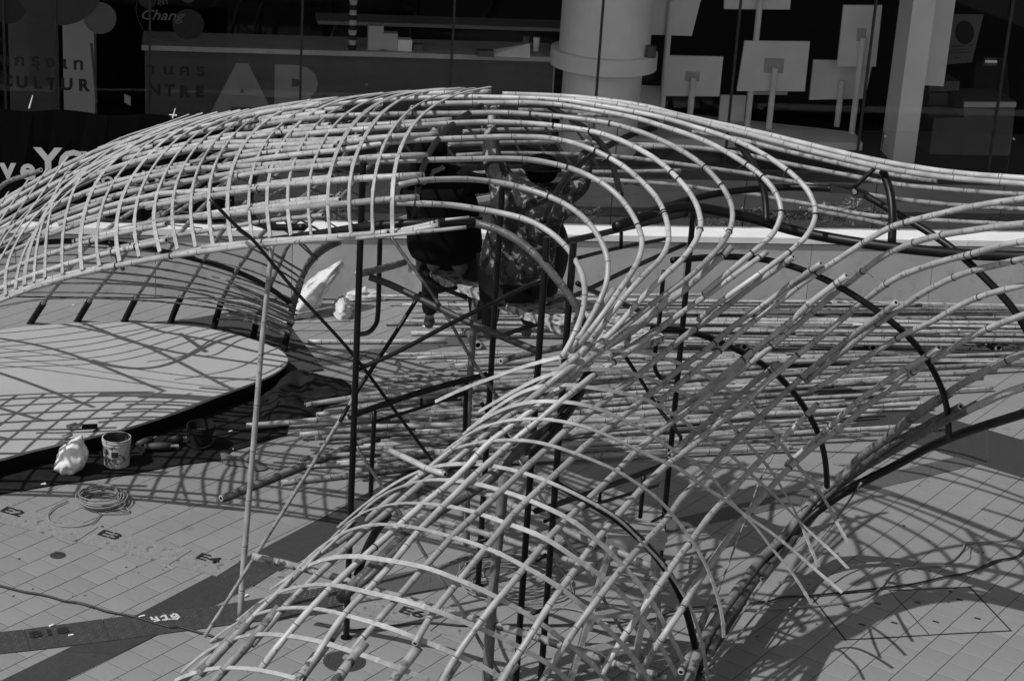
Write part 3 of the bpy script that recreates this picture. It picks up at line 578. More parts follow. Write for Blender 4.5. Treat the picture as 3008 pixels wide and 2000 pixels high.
def cloth(name, pts, h, m, seed, label, cat, n=26, sc=1.6, z0=.012):
    """crumpled cloth heap inside a ground outline"""
    P = [onz(*q) for q in pts]; c = sum(P, Vector()) / len(P); P2 = resample(catmull([tuple(p) for p in P + [P[0]]], 6), .03)[:-1]; N_ = len(P2); rr = random.Random(seed); from mathutils import noise
    V = [Vector((c.x, c.y, h))]; Fs = []
    for r_ in range(1, n + 1):
        a = r_ / n
        for k in range(N_):
            p = c.lerp(Vector(P2[k]), a); f = noise.noise(Vector((p.x * sc * 2, p.y * sc * 2, seed))) + .5 * noise.noise(Vector((p.x * sc * 6, p.y * sc * 5, seed + 3)))
            f2 = abs(noise.noise(Vector((p.x * sc * 3.3, p.y * sc * 2.1, seed + 9))))
            V.append(Vector((p.x, p.y, z0 + (h * (.45 + .9 * f) * (1 - a ** 4) + h * .5 * (.5 - f2)) * (1 if a < .99 else .12) if a < 1 else z0)))
            if V[-1].z < z0: V[-1].z = z0
    for k in range(N_): Fs.append((0, 1 + k, 1 + (k + 1) % N_))
    for r_ in range(n - 1):
        for k in range(N_): Fs.append((1 + r_ * N_ + k, 1 + (r_ + 1) * N_ + k, 1 + (r_ + 1) * N_ + (k + 1) % N_, 1 + r_ * N_ + (k + 1) % N_))
    b = B(); b.add(V, Fs); return tag(b.build(name, m, smooth=True), label, cat)
cloth('crumpled_cloth', T('N 560,1010 850,990 1000,1040 1270,1100 1275,1270 1000,1360 900,1500 600,1560 280,1480 300,1200 420,1060'), .10, MCD, 3, 'crumpled black cloth heap lying beyond the tip of the stage', 'cloth')
cloth('fallen_rag', T('G 1520,5 1640,30 1700,70 1790,60 1850,105 1780,125 1700,100 1590,85 1540,70'), .03, MIG, 5, 'small grey rag on the tiles near the foot of the tall bamboo prop', 'rag', n=8, sc=5)

# ================================================================== BAMBOO CANOPY
can = thing('bamboo_canopy', (0, 12, 0), 'half built arching canopy of bent bamboo poles and split strips lashed to black steel tubes', 'bamboo structure')
RPX = 8.0
STEEL = []
def smooth(Ys, d=3):                                        # a bent pole has no kinks: one low order curve in depth along its length
    t = np.linspace(-1, 1, len(Ys)); return np.polyval(np.polyfit(t, Ys, min(d, max(1, len(Ys) - 2))), t)
def relax(Q, n=14):
    Q = np.array(Q, float)
    for _ in range(n): Q[1:-1, :2] = (Q[:-2, :2] + Q[1:-1, :2] * 2 + Q[2:, :2]) / 4
    return Q
def beyond(Q, ext=260):                                     # poles that leave the frame go on outside it
    Q = [tuple(q[:2]) for q in Q]
    for e in (0, 1):
        a, c = (Q[0], Q[1]) if e == 0 else (Q[-1], Q[-2])
        if a[0] > 3008 or a[1] > 1993:
            L = math.hypot(a[0] - c[0], a[1] - c[1]) or 1; p = (a[0] + (a[0] - c[0]) / L * ext, a[1] + (a[1] - c[1]) / L * ext)
            Q = [p] + Q if e == 0 else Q + [p]
    return Q
def steel(pts, r=.021, off=.05, m=None, fld=NEAR, name='steel_tube', parent=None):
    Q = relax(resample(catmull(beyond(T(pts)) if fld else T(pts), 7), 14), 30); Ys = smooth([fld(q[0], q[1]) + off for q in Q] if fld else [q[2] for q in Q], 4); P = [tuple(ony(q[0], q[1], y)) for q, y in zip(Q, Ys)]
    P = resample(catmull(resample(P, .12), 4), .03); b = B(); b.tube(P, r, 10); STEEL.append([tuple(q[:2]) for q in Q])
    return b.build(name, m or MK, parent or can, smooth=True)
def crossings(Q):
    out = []
    for S_ in STEEL:
        for i in range(len(Q) - 1):
            ax, ay = Q[i][:2]; bx, by = Q[i + 1][:2]
            for j in range(0, len(S_) - 1):
                cx, cy = S_[j]; dx, dy = S_[j + 1]; den = (bx - ax) * (dy - cy) - (by - ay) * (dx - cx)
                if abs(den) < 1e-9: continue
                t = ((cx - ax) * (dy - cy) - (cy - ay) * (dx - cx)) / den; s = ((cx - ax) * (by - ay) - (cy - ay) * (bx - ax)) / den
                if 0 <= t < 1 and 0 <= s < 1: out.append((i + t) / (len(Q) - 1))
    return sorted(out)
steel('C -300,1480 0,1390 130,1350 380,1310 560,1295 850,1285 1050,1300', off=.35); steel('C 1270,1345 1400,1420 1560,1510 F 1640,0 1790,85 1960,220 2080,340 2220,480 2340,620 2420,800', off=.3)
steel('B 1900,1568 C 0,1405 130,1430 300,1460 500,1500 650,1540 F 690,15 900,50 1100,90 1300,120 1500,145 1700,165 1900,185 2100,195 2420,205', .03, .25)
steel('C 390,990 470,1070 560,1200 585,1330 590,1530', .02, .1); steel('C 1390,1180 1440,1250 1465,1400 1455,1530 F 1450,110', .024, .12)
steel('F -60,230 80,220 200,200 420,205 560,215 640,230 770,265 870,305 970,345 1050,385 1130,430 1260,510 1370,590 1480,670 1600,780 1680,870 1720,950 1780,1060 1830,1180 1845,1300 1840,1450', .0185, .05, fld=WING)
steel('F -200,700 0,700 120,725 280,790 420,860 560,930 680,1020 780,1130 880,1280 950,1400 980,1480 990,1559 I 1010,100 1005,225', .0185, .05, fld=WING)
steel('F 2440,1255 2359,1280 2200,1330 2000,1390 1840,1450 1700,1510 1600,1559 I 1500,80 1400,115 1200,215 1000,340 900,410 760,570 640,710 500,860 430,1000 300,1210 200,1360 130,1520 80,1600', .028, .03, fld=RIMW)
steel('D 1700,118 1760,112 1950,88 2200,52 K -200,240 30,225 290,225 430,215 700,205 950,215', .025, .04)
b_ = steel('D -60,190 0,155 160,120 330,100 500,95 690,100 780,110 950,130 1140,170 1300,210 1500,260 1650,310 1840,395 1900,440 2000,520', .022, -.04, fld=FAR)
steel('D 760,110 800,190 850,290', .018, -.06, fld=FAR)
steel('B -250,1568 A 1720,1568 1720,1400 1740,1270 1780,1130 1870,990 2000,860', .02, .05); steel('J 1740,1568 1850,1300 1960,1120 2100,940 2230,830 2350,790 B 2000,920 2180,880', .02, .3)
steel('J 270,1568 280,1250 350,940 430,760 560,560 700,430 820,360 900,300 1040,240', .018, .06); steel('B 1440,740 1550,790 1680,870 1800,960 1870,1080 1910,1230 1935,1350', .018, .10)
steel('H 60,1568 30,1350 60,1100 130,880 200,640 300,480 500,240 700,190 p 1400,1270 E 1200,1300 1350,1440 1500,1230 1650,1080 1700,980', .02, .10) if 0 else None
steel('H 1480,200 1600,270 1750,350 1900,440 2050,560 2200,720 2290,850 2360,980 I 70,1180 100,1330', .02, .08, fld=WING); steel('H 120,830 150,700 230,540 330,420', .022, .12)
steel('E 1300,1568 1450,1440 1560,1290 1650,1130 1720,1000', .026, .10); steel('A 2000,1568 1950,1550 1800,1420 1500,1370', .016, .6) if 0 else None
# plates joining the tubes
for q, w in (('C 1032,1278 1180,1290 1175,1335 1025,1328', .05), ('C 1185,1290 1295,1330 1275,1375 1175,1345', .05)):
    P = [NEAR.P(u, v, .3) for u, v in T(q)]; b = B(); b.prism(P, (0, .06, 0)); o = b.build('joint_plate', MK, can)
q = T('C 1195,1322')[0]; p = NEAR.P(*q, .28); b = B(); b.tube([p, p + Vector((0, .03, 0))], .013, 8); b.build('bolt', MCH, can)
steel('C 1330,1160 1270,1220 1190,1290', .012, .02)
# -- poles
def pole(pts, r=.0165, off=0, m=None, fld=NEAR, seed=None, raw=None, r1=None, ties=True, step=.05, name='bamboo_pole', parent=None, holes=None, span=.26):
    Q = relax(resample(catmull(beyond(raw if raw else T(pts)), 7), 10)); Ys = smooth([fld(q[0], q[1]) + off for q in Q], 5); P = [tuple(ony(q[0], q[1], y)) for q, y in zip(Q, Ys)]
    P = resample(catmull(resample(P, .14), 5), .02); sd_ = seed if seed is not None else rnd.randrange(9999)
    o = bamboo(name, P, r, r1 or r, can if parent is None else parent, m, seed=sd_, span=span, step=step)
    if ties:
        for t in crossings([tuple(q[:2]) for q in Q]):
            i = min(len(P) - 2, max(1, int(t * (len(P) - 1)))); a = Vector(P[i - 1]); c_ = Vector(P[i + 1]); ring(Vector(P[i]), c_ - a, r * 1.02, o)
    return o
SIL = [(x / .7839, y / .7839) for x, y in ((-600, 980), (-500, 850), (-350, 700), (-200, 590), (-60, 500), (0, 462), (60, 425), (150, 372), (250, 327), (350, 298), (450, 276), (550, 253), (650, 234), (750, 223), (850, 216), (950, 212), (1010, 210))]
RIM = [(x / .7839, y / .7839) for x, y in ((-560, 1075), (-450, 980), (-270, 837), (-128, 745), (-60, 712), (0, 690), (60, 665), (120, 648), (180, 632), (280, 610), (380, 592), (500, 575), (625, 560), (760, 550), (900, 540), (1010, 520))]
def lat(u, f):
    a = np.interp(u, [q[0] for q in SIL], [q[1] for q in SIL]); c = np.interp(u, [q[0] for q in RIM], [q[1] for q in RIM]); return a + (c - a) * f
def ffor(u, v): a = lat(u, 0); return (v - a) / (lat(u, 1) - a)
def dome_left(u1, v1, u0=-60, sag=0):                       # a dome pole followed leftwards at a constant share between crest and rim
    f = ffor(u1, v1); return [(u, lat(u, f + sag * (1 - (u - u0) / max(1, u1 - u0)))) for u in np.linspace(u0, u1, max(3, int((u1 - u0) / 90)))]
SC_ = {  # poles bending round the right end: from the dome crest, round, and back down into the fan
 'a': 'B 1120,650 1560,666 1770,687 2000,716 2200,757 2351,800 C 130,822 370,875 680,945 1000,1025 1380,1110 1840,1183 2280,1220 2420,1228',
 'b': 'B 1500,690 1760,700 C 0,805 240,868 510,935 790,1010 1130,1095 1480,1170 1870,1225 2420,1270',
 'c': 'B 0,715 300,692 600,675 950,670 1130,675 1350,680 1540,692 1760,725 1980,765 2110,790 2270,825 2351,848 C 130,885 350,955 550,1050 700,1145 820,1245 900,1345 937,1450 925,1525 F 905,15 860,70 800,130 720,190 640,250 550,310 450,390 300,490 170,590 120,640',
 'd': 'B 560,720 780,713 950,712 1130,710 1350,712 1500,722 1760,765 2040,815 2150,850 2351,913 C 200,985 420,1110 590,1240 690,1385 703,1450 665,1550 F 640,60 540,130 500,165 430,230 350,290 250,375 150,460',
 'e': 'B 0,800 350,790 600,785 810,785 1110,777 1380,795 1600,815 1850,850 2000,890 2110,925 2240,980 2351,1038 C 160,1140 290,1290 362,1420 350,1555 F 330,60 270,130 210,200 140,270 60,340 0,395 E 2230,470 2100,580 1950,700 1850,785 1760,870 1620,990 1540,1070',
 'f': 'B 0,905 120,895 450,876 550,868 750,855 890,845 1110,845 1330,855 1560,880 1790,920 1970,985 2150,1080 2280,1180 2351,1260 C 70,1330 125,1440 147,1555 F 130,60 80,130 30,200 E 2354,240 2190,380 2090,490 1950,640 1880,730 1760,830 1640,915 1500,1030',
 'g': 'B 0,1040 340,985 610,965 870,955 1110,945 1360,948 1490,960 1630,995 1730,1030 1840,1080 1980,1165 2090,1265 2170,1340 2220,1420 2250,1500 2262,1568 E 2280,90 2250,180 2190,250 2110,320 2020,420 1900,560 1800,690 1720,800 1640,890',
 'h': 'B 0,1135 150,1118 390,1110 600,1105 850,1100 1095,1095 1330,1105 1580,1160 1760,1235 1920,1350 2010,1470 2060,1568 E 2092,70 2083,180 2040,280 1990,350 1900,480 1820,600 1740,700 1640,830 1560,900',
 'i': 'B 390,1282 510,1252 600,1243 770,1238 930,1240 1110,1265 1270,1300 1450,1360 1590,1430 1700,1520 1740,1568 E 1790,70 1840,170 1857,260 1850,350 1830,440 1780,540 1700,690 1640,770 1580,860',
 'j': 'B 380,1398 600,1408 810,1420 1010,1455 1200,1490 1350,1540 1400,1568 E 1450,35 1540,110 1630,230 1680,350 1702,430 1685,550 1660,640 1620,740 1560,850 1530,900'}
for k, s_ in SC_.items():
    raw = T(s_); u0 = raw[0][0]
    if k in 'cefgh':
        raw = [q for q in dome_left(raw[0][0] - 40, raw[0][1] + 3, u0=rnd.uniform(560, 840))] + raw
    pole(None, .0165 if k != 'b' else .019, raw=raw, seed=ord(k), r1=.0155)
# stubs and the other dome poles (each lattice line is two or three overlapping lengths)
for s_ in ('A 1700,985 B 0,965 60,958 138,950', 'A 1500,1020 B 0,985 200,957 440,942 600,936 670,932', 'A 1750,930 B 0,880 300,860 560,845 765,830', 'A 1500,1160 B 0,1106 200,1090 440,1078 592,1075', 'A 1300,1330 B 0,1245 250,1227 480,1216 568,1213', 'A 1400,1500 B 0,1410 150,1395 390,1372 540,1365', 'B 500,650 880,640 1040,636'):
    raw = T(s_); pole(None, .0185, raw=(dome_left(raw[0][0] - 60, raw[0][1], u0=raw[0][0] - 380) if s_[0] == 'A' else []) + raw, off=-.01, step=.05)
FL = [.015, .045, .12, .225, .34, .46, .565, .72, .86]
for i, f in enumerate(FL):
    u = -700.0; k = 0; wide = f in (.565, .72)
    while u < 1000:
        ln = rnd.uniform(520, 800); u1 = min(u + ln, 1010 - rnd.uniform(0, 120)); 
        if u1 - u < 120: break
        df = .012 * (1 if k % 2 else -1) * (1 if f > .1 else .4)
        if f > .75 and u > 560: break
        pole(None, rnd.uniform(.0135, .0185), raw=[(x, lat(x, f + df + .02 * math.sin(i + x / 400))) for x in np.linspace(u, u1, 12)], off=-.02 * (k % 2), ties=True); u = u1 - rnd.uniform(90, 230); k += 1
# rim bundle
pole(None, .0175, raw=RIM, off=-.02); pole(None, .015, raw=[(u, v - 6 - 4 * math.sin(u / 90)) for u, v in RIM], off=.01)
pole(None, .013, raw=[(u, v + 5) for u, v in RIM[:8]], off=.0); pole('E -60,80 140,55 330,40', .016); pole('D 1400,140 1900,95 2354,62 E 330,38', .016, off=-.03)
pole('K -400,395 200,335 620,290 860,265', .010, off=-.1); pole('K 620,178 760,158 895,150', .007, off=-.06, ties=False)
# diagonals of the fan and the wing
DG = {
 1: ('F 345,140 270,210 150,320 60,400 0,455 E 2200,560 2080,680 1900,790 1750,880 1600,1000 1500,1090', .020),
 2: ('F 590,172 500,240 370,330 250,420 120,510 0,590 E 2200,700 1990,835 1800,980 1640,1110 1480,1240 1330,1370 1200,1470 1090,1568', .0155),
 3: ('F 775,205 690,270 590,330 460,430 370,500 270,575 150,660 0,770 E 2200,900 2050,1030 1890,1150 1750,1265 1600,1370 1500,1455 1400,1560 H 1270,100 1180,190 1040,320 930,420 780,560 620,740 480,890 400,990 240,1170 120,1310 30,1420', .0175),
 4: ('F 965,250 860,320 760,390 620,500 470,600 320,710 210,820 110,890 0,960 E 2230,1085 2060,1215 1900,1350 1750,1460 1640,1560 H 1540,90 1440,180 1320,290 1210,400 1100,520 1060,590 960,700 840,850 740,970 640,1090 560,1230 515,1310', .0175),
 5: ('C 2420,1355 2359,1365 2000,1420 1660,1500 1450,1555 F 1310,75 1190,150 1040,250 960,300 860,370 740,460 640,545 520,625 430,700 350,780 230,880 100,980 0,1070 E 2200,1210', .0165),
 6: ('F 2420,-30 2150,0 1960,30 1810,50 1560,120 1380,205 1230,320 1140,395 1060,450 900,590 780,690 600,840 440,960 250,1110 140,1195 0,1300 E 2290,1345 2150,1460 2040,1550 H 1920,110 1810,220 1720,300 1610,410 1490,520 1380,650 1250,810 1130,960 1060,1040 960,1160 880,1290 780,1420 700,1568', .0175),
 7: ('F 1140,335 1060,390 990,450 900,510 820,590 710,690 580,790 450,890 280,1030 150,1140 0,1262 -60,1310', .0195),
 8: ('F 2420,90 2359,100 2180,130 1990,190 1850,220 1690,270 1520,330 1380,410 1300,480 1190,555 1060,680 900,800 720,950 570,1080 430,1230 290,1320 150,1440 20,1559 H 2320,20 2200,120 2080,240 1990,340 1900,440 1800,560 1700,680 1600,830 1500,960 1410,1090 1330,1230 1250,1350 1170,1470 1100,1600', .018),
 9: ('F 2420,205 2359,215 2100,280 1950,310 1830,370 1680,440 1520,550 1450,600 1300,700 1150,830 1000,940 930,1010 860,1062', .0175),
 10: ('F 1480,520 1400,590 1240,700 1100,810 900,970 800,1060 640,1210 520,1330 400,1440 300,1540 I 190,110 60,240 0,300 H 2250,460 2130,580 2000,720 1870,880 1750,1040 1640,1180 1560,1310 1450,1470 1380,1600', .018),
 11: ('F 2420,385 2359,400 2200,435 2050,480 1900,545 1750,640 1580,715 1440,790 1320,870 1150,970 1000,1070 885,1128', .0165),
 12: ('F 2420,580 2359,605 2200,660 2000,750 1850,840 1740,910 1600,990 1490,1085 1380,1155 1280,1225 1180,1310 1100,1380 960,1470 850,1559 I 700,140 600,250 500,360 400,480 300,610 180,790 70,950 0,1080 H 2250,1225 2150,1380 2060,1540', .018),
 13: ('F 1775,828 1680,895 1550,972 1400,1065 1300,1135 1200,1210 1100,1300 1000,1395 890,1490 820,1559 I 720,80', .018),
 14: ('F 2420,835 2359,860 2150,960 2000,1040 1840,1130 1750,1190 1610,1290 1480,1400 1360,1500 1280,1559 I 1120,155 1030,240', .020),
 15: ('F 2420,1075 2359,1100 2200,1150 2100,1200 1950,1270 1880,1310 1700,1400 1570,1460 1450,1530 1300,1620', .019),
 17: ('F 685,930 600,990 480,1080 400,1150 300,1235 200,1320', .0185), 18: ('F 352,1188 290,1260 200,1330 110,1400 0,1500 -80,1570', .018),
 19: ('F 940,1215 870,1290 750,1400 680,1480 590,1559 I 520,70 430,160 340,270 200,420 100,560 0,690 H 2280,790 2200,910 2100,1050 2000,1200 1900,1350 1800,1530', .018),
 20: ('E 1895,432 1850,500 1780,590 1700,690 1640,780', .022), 21: ('E 2065,330 1990,400 1900,540 1800,690 1740,790 1650,890', .020),
 22: ('E 2354,420 2200,560 2000,700 1850,810 1750,910 1640,1020 1500,1130 1330,1262 1220,1350 1080,1450 940,1568 H 870,100 760,200 640,290 540,370 400,500 240,640 130,740 0,860 G 2200,1010 2000,1230 1900,1350 1790,1500', .018),
 23: ('E 1740,870 1620,950 1500,1035 1340,1170 1160,1310 1000,1440 840,1568 H 780,70 620,160 480,270 330,400 130,560 0,690 G 2240,790 2120,900 1990,1030 1880,1160 1740,1320', .018),
 24: ('E 1650,880 1550,960 1400,1080 1250,1190 1100,1300 900,1440 740,1568 H 620,90 480,210 320,330 200,440 60,560 0,610 G 2180,700 2050,830 1900,980 1800,1070 1700,1180 1600,1280 1480,1370 1380,1460 1250,1580', .018),
 25: ('E 2354,600 2100,780 1950,890 1780,1010 1640,1120 1480,1245 1330,1372 1200,1472 1090,1568 H 1000,80 880,190 760,310 660,410 540,530 420,680 330,790 200,930 100,1030 0,1130 G 2250,1300 2150,1440 2060,1568', .017),
 26: ('H 1430,20 1300,90 1150,215 1060,300 900,450 760,590 560,800 400,1000', .017) if 0 else None,
}
BND = ' I 960,270 860,370 780,480 660,620 550,720 450,860 330,1010 260,1120 170,1250 110,1400'
DG[14] = (DG[14][0].replace(' I 1120,155 1030,240', ' I 1120,150'), .022); DG[15] = (DG[15][0].replace(' 1300,1620', ' I 1150,150'), .022)
for k, v in DG.items():
    if v: pole(v[0] + (BND if k in (14, 15) else ''), v[1], seed=50 + k, off=-.004 * (k % 3), fld=RIMW if k in (14, 15) else WING)
pole('F 1925,1232 1850,1270 1650,1380 1500,1460 1400,1520 1300,1600 I 1100,190 960,310 800,480', .021, off=-.03, m=DK, fld=RIMW)
for s_, r in (('F 1850,1130 1610,1290 1480,1400 1360,1500 I 1250,0 1120,150 960,270 860,370 780,480 660,620 550,720 450,860 330,1010 260,1120 170,1250 100,1400 60,1560', .030), ('F 2050,1215 1850,1310 1700,1390 1570,1470 1450,1540 I 1200,130 1000,290 910,390 840,500 700,680 560,800 470,930 360,1070 270,1200 190,1380 130,1540', .026), ('I 1000,330 900,430 790,560 690,700 560,860', .018),
    ('I 1240,200 1060,460 940,610 820,760 700,880 500,1120 300,1370 160,1520', .007), ('I 940,420 800,600 520,940 380,1160 240,1370 150,1500', .007), ('I 640,0 540,180 480,360 400,560 300,830 250,950', .006)):
    pole(s_, r, m=DK if .01 < r < .03 else WD, off=-.03 if r > .02 else -.06, ties=False, fld=RIMW)
pole('I 250,920 180,1080 110,1240 40,1420 0,1500', .022, m=WD, off=-.02, ties=False, fld=RIMW); pole('I 0,960 40,1100 90,1260 110,1440 150,1560', .02, m=DK, off=.04, ties=False, fld=RIMW)
pole('K 950,215 1150,262 1300,322 1450,412 1600,520 1750,680 1850,800 1950,920 2030,1020 2100,1130 2180,1260 2230,1390', .022, m=DK, off=.06, ties=False)
for s_, r in (('E 1700,1060 1600,1230 1450,1400 1250,1500 H 1170,40 1000,200 860,290 740,350 560,480 400,600 250,760 130,870 0,1000', .030), ('E 1660,1150 1560,1320 1380,1470 H 1100,90 900,240 700,400 500,560 330,720 200,850 60,960', .018)):
    pole(s_, r, m=DK, off=.14, ties=False, fld=WING)
# rotten sleeves low on the tunnel
for s_ in ('G 1795,1050 1740,1100 1640,1210 1540,1330 1400,1500', 'G 1925,1060 1850,1150 1740,1290 1600,1430 1480,1568', 'G 1705,1180 1600,1290 1480,1400 1380,1520'):
    pole(s_, .024, m=WD, off=-.05, ties=False)
for s_, mm in (('G 2351,1180 2270,1290 2180,1400 2060,1568', RT), ('H 170,1300 110,1370 50,1450 -20,1560', RT), ('H 540,1330 470,1420 400,1510 340,1600', WD), ('H 810,1420 740,1500 690,1600', WD), ('H 1210,1440 1140,1520 1080,1600', WD)):
    o = pole(s_, .0265, m=mm, off=-.02, ties=False)
# the poles lying behind, inside the right end of the dome (seen through)
for s_ in ('B 1230,760 1400,762 1600,775 1850,800', 'B 1640,795 1840,795 1960,805', 'C -300,1010 0,1010 230,1030 340,1045 500,1075 800,1140 1120,1200 1460,1265 1800,1300 2200,1330 2420,1338', 'B 800,1075 1100,1060 1500,1065 1900,1080 C 220,1160 550,1210 820,1260 1040,1300', 'B 1700,1230 1950,1250 2351,1280 C 150,1300 270,1315 440,1325 640,1365 1030,1430 1280,1480 1760,1515 2420,1548',
           'C 1290,1340 1620,1385 2000,1420 2420,1442', 'C 80,905 380,955 640,1020 960,1095 1200,1150 1440,1200 1760,1245', 'B 750,1000 1200,985 1700,985 2100,1000 2351,1008', 'B 850,910 1200,895 1650,900', 'B 900,1200 1300,1180 1800,1190 2351,1180', 'B 1650,1250 1900,1258 2100,1275', 'C 880,1440 1200,1500 1420,1545'):
    pole(s_, .015, fld=NEAR, off=2.1 if s_[0] == 'B' else 1.2, m=WD, ties=False)
# back of the dome: posts with black sleeves, and the thin strips running round them
PST = ['D 210,665 305,520 370,430 430,360 500,260 570,165 640,100 A 1500,1500 1700,1350', 'D 535,650 620,510 700,400 775,310 860,190 930,90 A 2351,1400 B 200,1280', 'D 860,650 925,520 1000,395 1090,260 1180,140 1240,20 B 300,1450 500,1250', 'D 1175,670 1225,540 1290,420 1350,330 1410,220 1500,90 1560,0 A 1900,1250 2200,1100', 'D 1475,710 1510,580 1550,470 1600,370 1650,280 1720,180 1800,60 1860,-10 A 2200,1330 2351,1180', 'D 1745,780 1780,640 1830,520 1870,400 1950,220 2000,120 2060,30', 'D 1960,870 1985,750 2010,650 2040,520 2080,400 2110,290 2180,190 2290,110 2354,88']
PST = ['D 210,665 305,520 370,430 430,360 500,260 570,165 640,100 A 800,1540 1000,1400 1250,1200 1400,1080 1500,960 1600,880', 'D 535,650 620,510 700,400 775,310 860,190 930,90 1010,-20 A 1150,1440 1350,1290 1550,1130 1700,980 1800,860', 'D 860,650 925,520 1000,395 1090,260 1180,140 1240,50 A 1450,1380 1650,1230 1850,1060 1980,900 2050,800',
 'D 1175,670 1225,540 1290,420 1350,330 1410,220 1500,90 1560,0 A 1750,1350 1950,1180 2100,1020 2230,860 2300,750', 'D 1475,710 1510,580 1550,470 1600,370 1650,280 1720,180 1800,60 A 2000,1430 2200,1280 2351,1120 B 100,950 200,820 280,720', 'D 1745,780 1780,640 1830,520 1870,400 1950,220 2000,120 A 2200,1480 2351,1370 B 150,1200 300,1030 420,860 500,740', PST[6]]
def onto_ground(raw, fld, g):                               # depth of a post: its foot stands on the ground
    return raw
for k, s_ in enumerate(PST):
    raw = T(s_); foot = onz(*raw[0]); Q = resample(catmull(raw, 7), 12); n = len(Q); P = []
    for i, q in enumerate(Q):
        a = min(1, i / (n * .2)); P.append(tuple(ony(q[0], q[1], foot.y * (1 - a) + FAR(*q) * a)))
    P = resample(P, .03); o = bamboo('back_post', P, .019 if k < 6 else .022, .016, can, WD if k < 6 else DK, seed=300 + k)
    m_ = next(i for i, p in enumerate(P) if np.linalg.norm(P[i] - P[0]) > .33); b = B(); b.tube([tuple(p) for p in P[:m_]], .027, 10); b.tube([tuple(P[0] - np.array([0, 0, .012])), tuple(P[0] + np.array([0, 0, .004]))], .034, 8); b.build('rubber_sleeve', MRb, o)
for k, (bx, by, u, v) in enumerate(((-4.42, 15.0, 120, 560), (-4.78, 14.55, -20, 660), (-5.0, 14.0, -160, 800), (-5.1, 13.4, -260, 900), (-5.08, 12.8, -330, 1000), (-4.9, 12.2, -380, 1080))):
    tp = NEAR.P(u, v - 60); P = resample(catmull([(bx, by, 0), (bx + .1, by - .12, .55), (bx * .6 + tp.x * .4, by * .6 + tp.y * .4, tp.z * .72), tuple(tp)], 8), .03)
    o = bamboo('back_post', P, .019, .016, can, WD, seed=340 + k); b = B(); b.tube([tuple(p) for p in P[:12]], .027, 10); b.build('rubber_sleeve', MRb, o)
for s_ in ('D 2030,560 2060,440 2105,320 2170,220 2280,135 2354,110', 'D 2340,70 2240,115 2140,215 2085,330 2040,450 2000,600', 'A 1500,1240 1800,1080 2100,960', 'A 1300,1160 1600,1030 1900,930', 'A 700,1330 1050,1200', 'A 900,1400 1200,1290 1500,1200', 'A 300,1480 600,1330', 'A 1200,1480 1500,1300 1750,1180', 'A 1600,1500 1900,1340 2100,1240', 'A 1000,1568 1250,1400 1450,1290', 'A 2000,1560 2250,1400 2351,1340', 'A 500,1560 800,1420 1000,1330'):
    pole(s_, .016, fld=FAR, off=.0 if s_[0] == 'D' else -.2, m=WD if s_[0] == 'A' else DK, ties=False)
# -- split strips: flat ribbons bent over the poles
def strip(raw, w=.0105, th=.003, off=.022, m=None, fld=NEAR, name='split_strip', tag_=None, step=.03):
    Q = relax(resample(catmull(raw, 7), 9), 20); P = []; Nn = []
    Ys = smooth([fld(q[0], q[1]) for q in Q], 6)
    for q, y in zip(Q, Ys): Nn.append(fld.N(q[0], q[1])); P.append(ony(q[0], q[1], y) + Nn[-1] * off)
    A = np.array([tuple(p) for p in P]); A2 = A.copy()
    for _ in range(2): A2[1:-1] = (A2[:-2] + A2[1:-1] * 2 + A2[2:]) / 4
    P = [Vector(p) for p in A2]; n = len(P); V = []; Fs = []; I = []; ph = rnd.uniform(0, .3); L_ = 0; nxt = ph; o = P[n // 2].copy(); tw = rnd.uniform(-.35, .35); f_ = rnd.uniform(.004, .008)
    for k in range(n):
        t = (P[min(n - 1, k + 1)] - P[max(0, k - 1)]).normalized(); nn = (Nn[k] - t * Nn[k].dot(t)).normalized(); a_ = tw * math.sin(k * f_ * 6 + ph); x = t.cross(nn); x, nn = x * math.cos(a_) + nn * math.sin(a_), nn * math.cos(a_) - x * math.sin(a_)
        if k: L_ += (P[k] - P[k - 1]).length
        g = 1.0; node = False
        if L_ > nxt: g = 1.22; node = True; nxt += rnd.uniform(.22, .34)
        for sx, sy in ((-1, -1), (1, -1), (1, 1), (-1, 1)): V.append(P[k] - o + x * sx * w * g + nn * sy * th * (1.5 if g > 1 else 1))
        if k < n - 1:
            for e in range(4): Fs.append((k * 4 + e, (k + 1) * 4 + e, (k + 1) * 4 + (e + 1) % 4, k * 4 + (e + 1) % 4)); I.append(0)
    Fs += [(0, 1, 2, 3), tuple(range((n - 1) * 4, n * 4))[::-1]]; I += [0, 0]
    me = mesh(name, V, Fs, [m or MS], I); return mobj(name, me, can, o)
KS = [(0, 'S -10,700 -20,640 10,560 60,500 130,440 215,390 300,350'), (2, 'S 40,672 50,610 90,530 140,470 210,410 300,355 390,315'), (5, 'D 325,370 330,220 345,0 A 430,1260 560,1130 700,1040 870,960 1100,890 p 560,345'), (8, 'D 700,290 675,140 690,0 A 740,1370 850,1200 1000,1040 1150,930 1330,860 1600,790'),
      (11, 'D 1120,190 1075,0 A 1085,1400 1130,1260 1200,1130 1310,990 1430,900 1580,830 1800,770'), (14, 'D 1490,140 1465,0 A 1455,1380 1480,1190 1560,1030 1680,890 1800,810 1960,750 2150,715'), (18, 'D 2030,68 2015,0 A 2005,1300 2040,1150 2110,990 2200,870 2351,760 B 130,705 330,665 480,652'),
      (21, 'E 93,40 B 85,1568 85,1250 130,1060 200,920 300,790 420,710 560,660 700,642 860,632'), (22, 'E 240,35 B 235,1568 240,1300 280,1090 350,930 450,810 570,725 700,675 860,640 930,632'), (23, 'E 368,35 B 365,1568 365,1300 400,1100 470,930 570,810 700,720 850,660 1040,625')]
KR = [(k, resample(catmull(T(s_), 7), 4)) for k, s_ in KS]
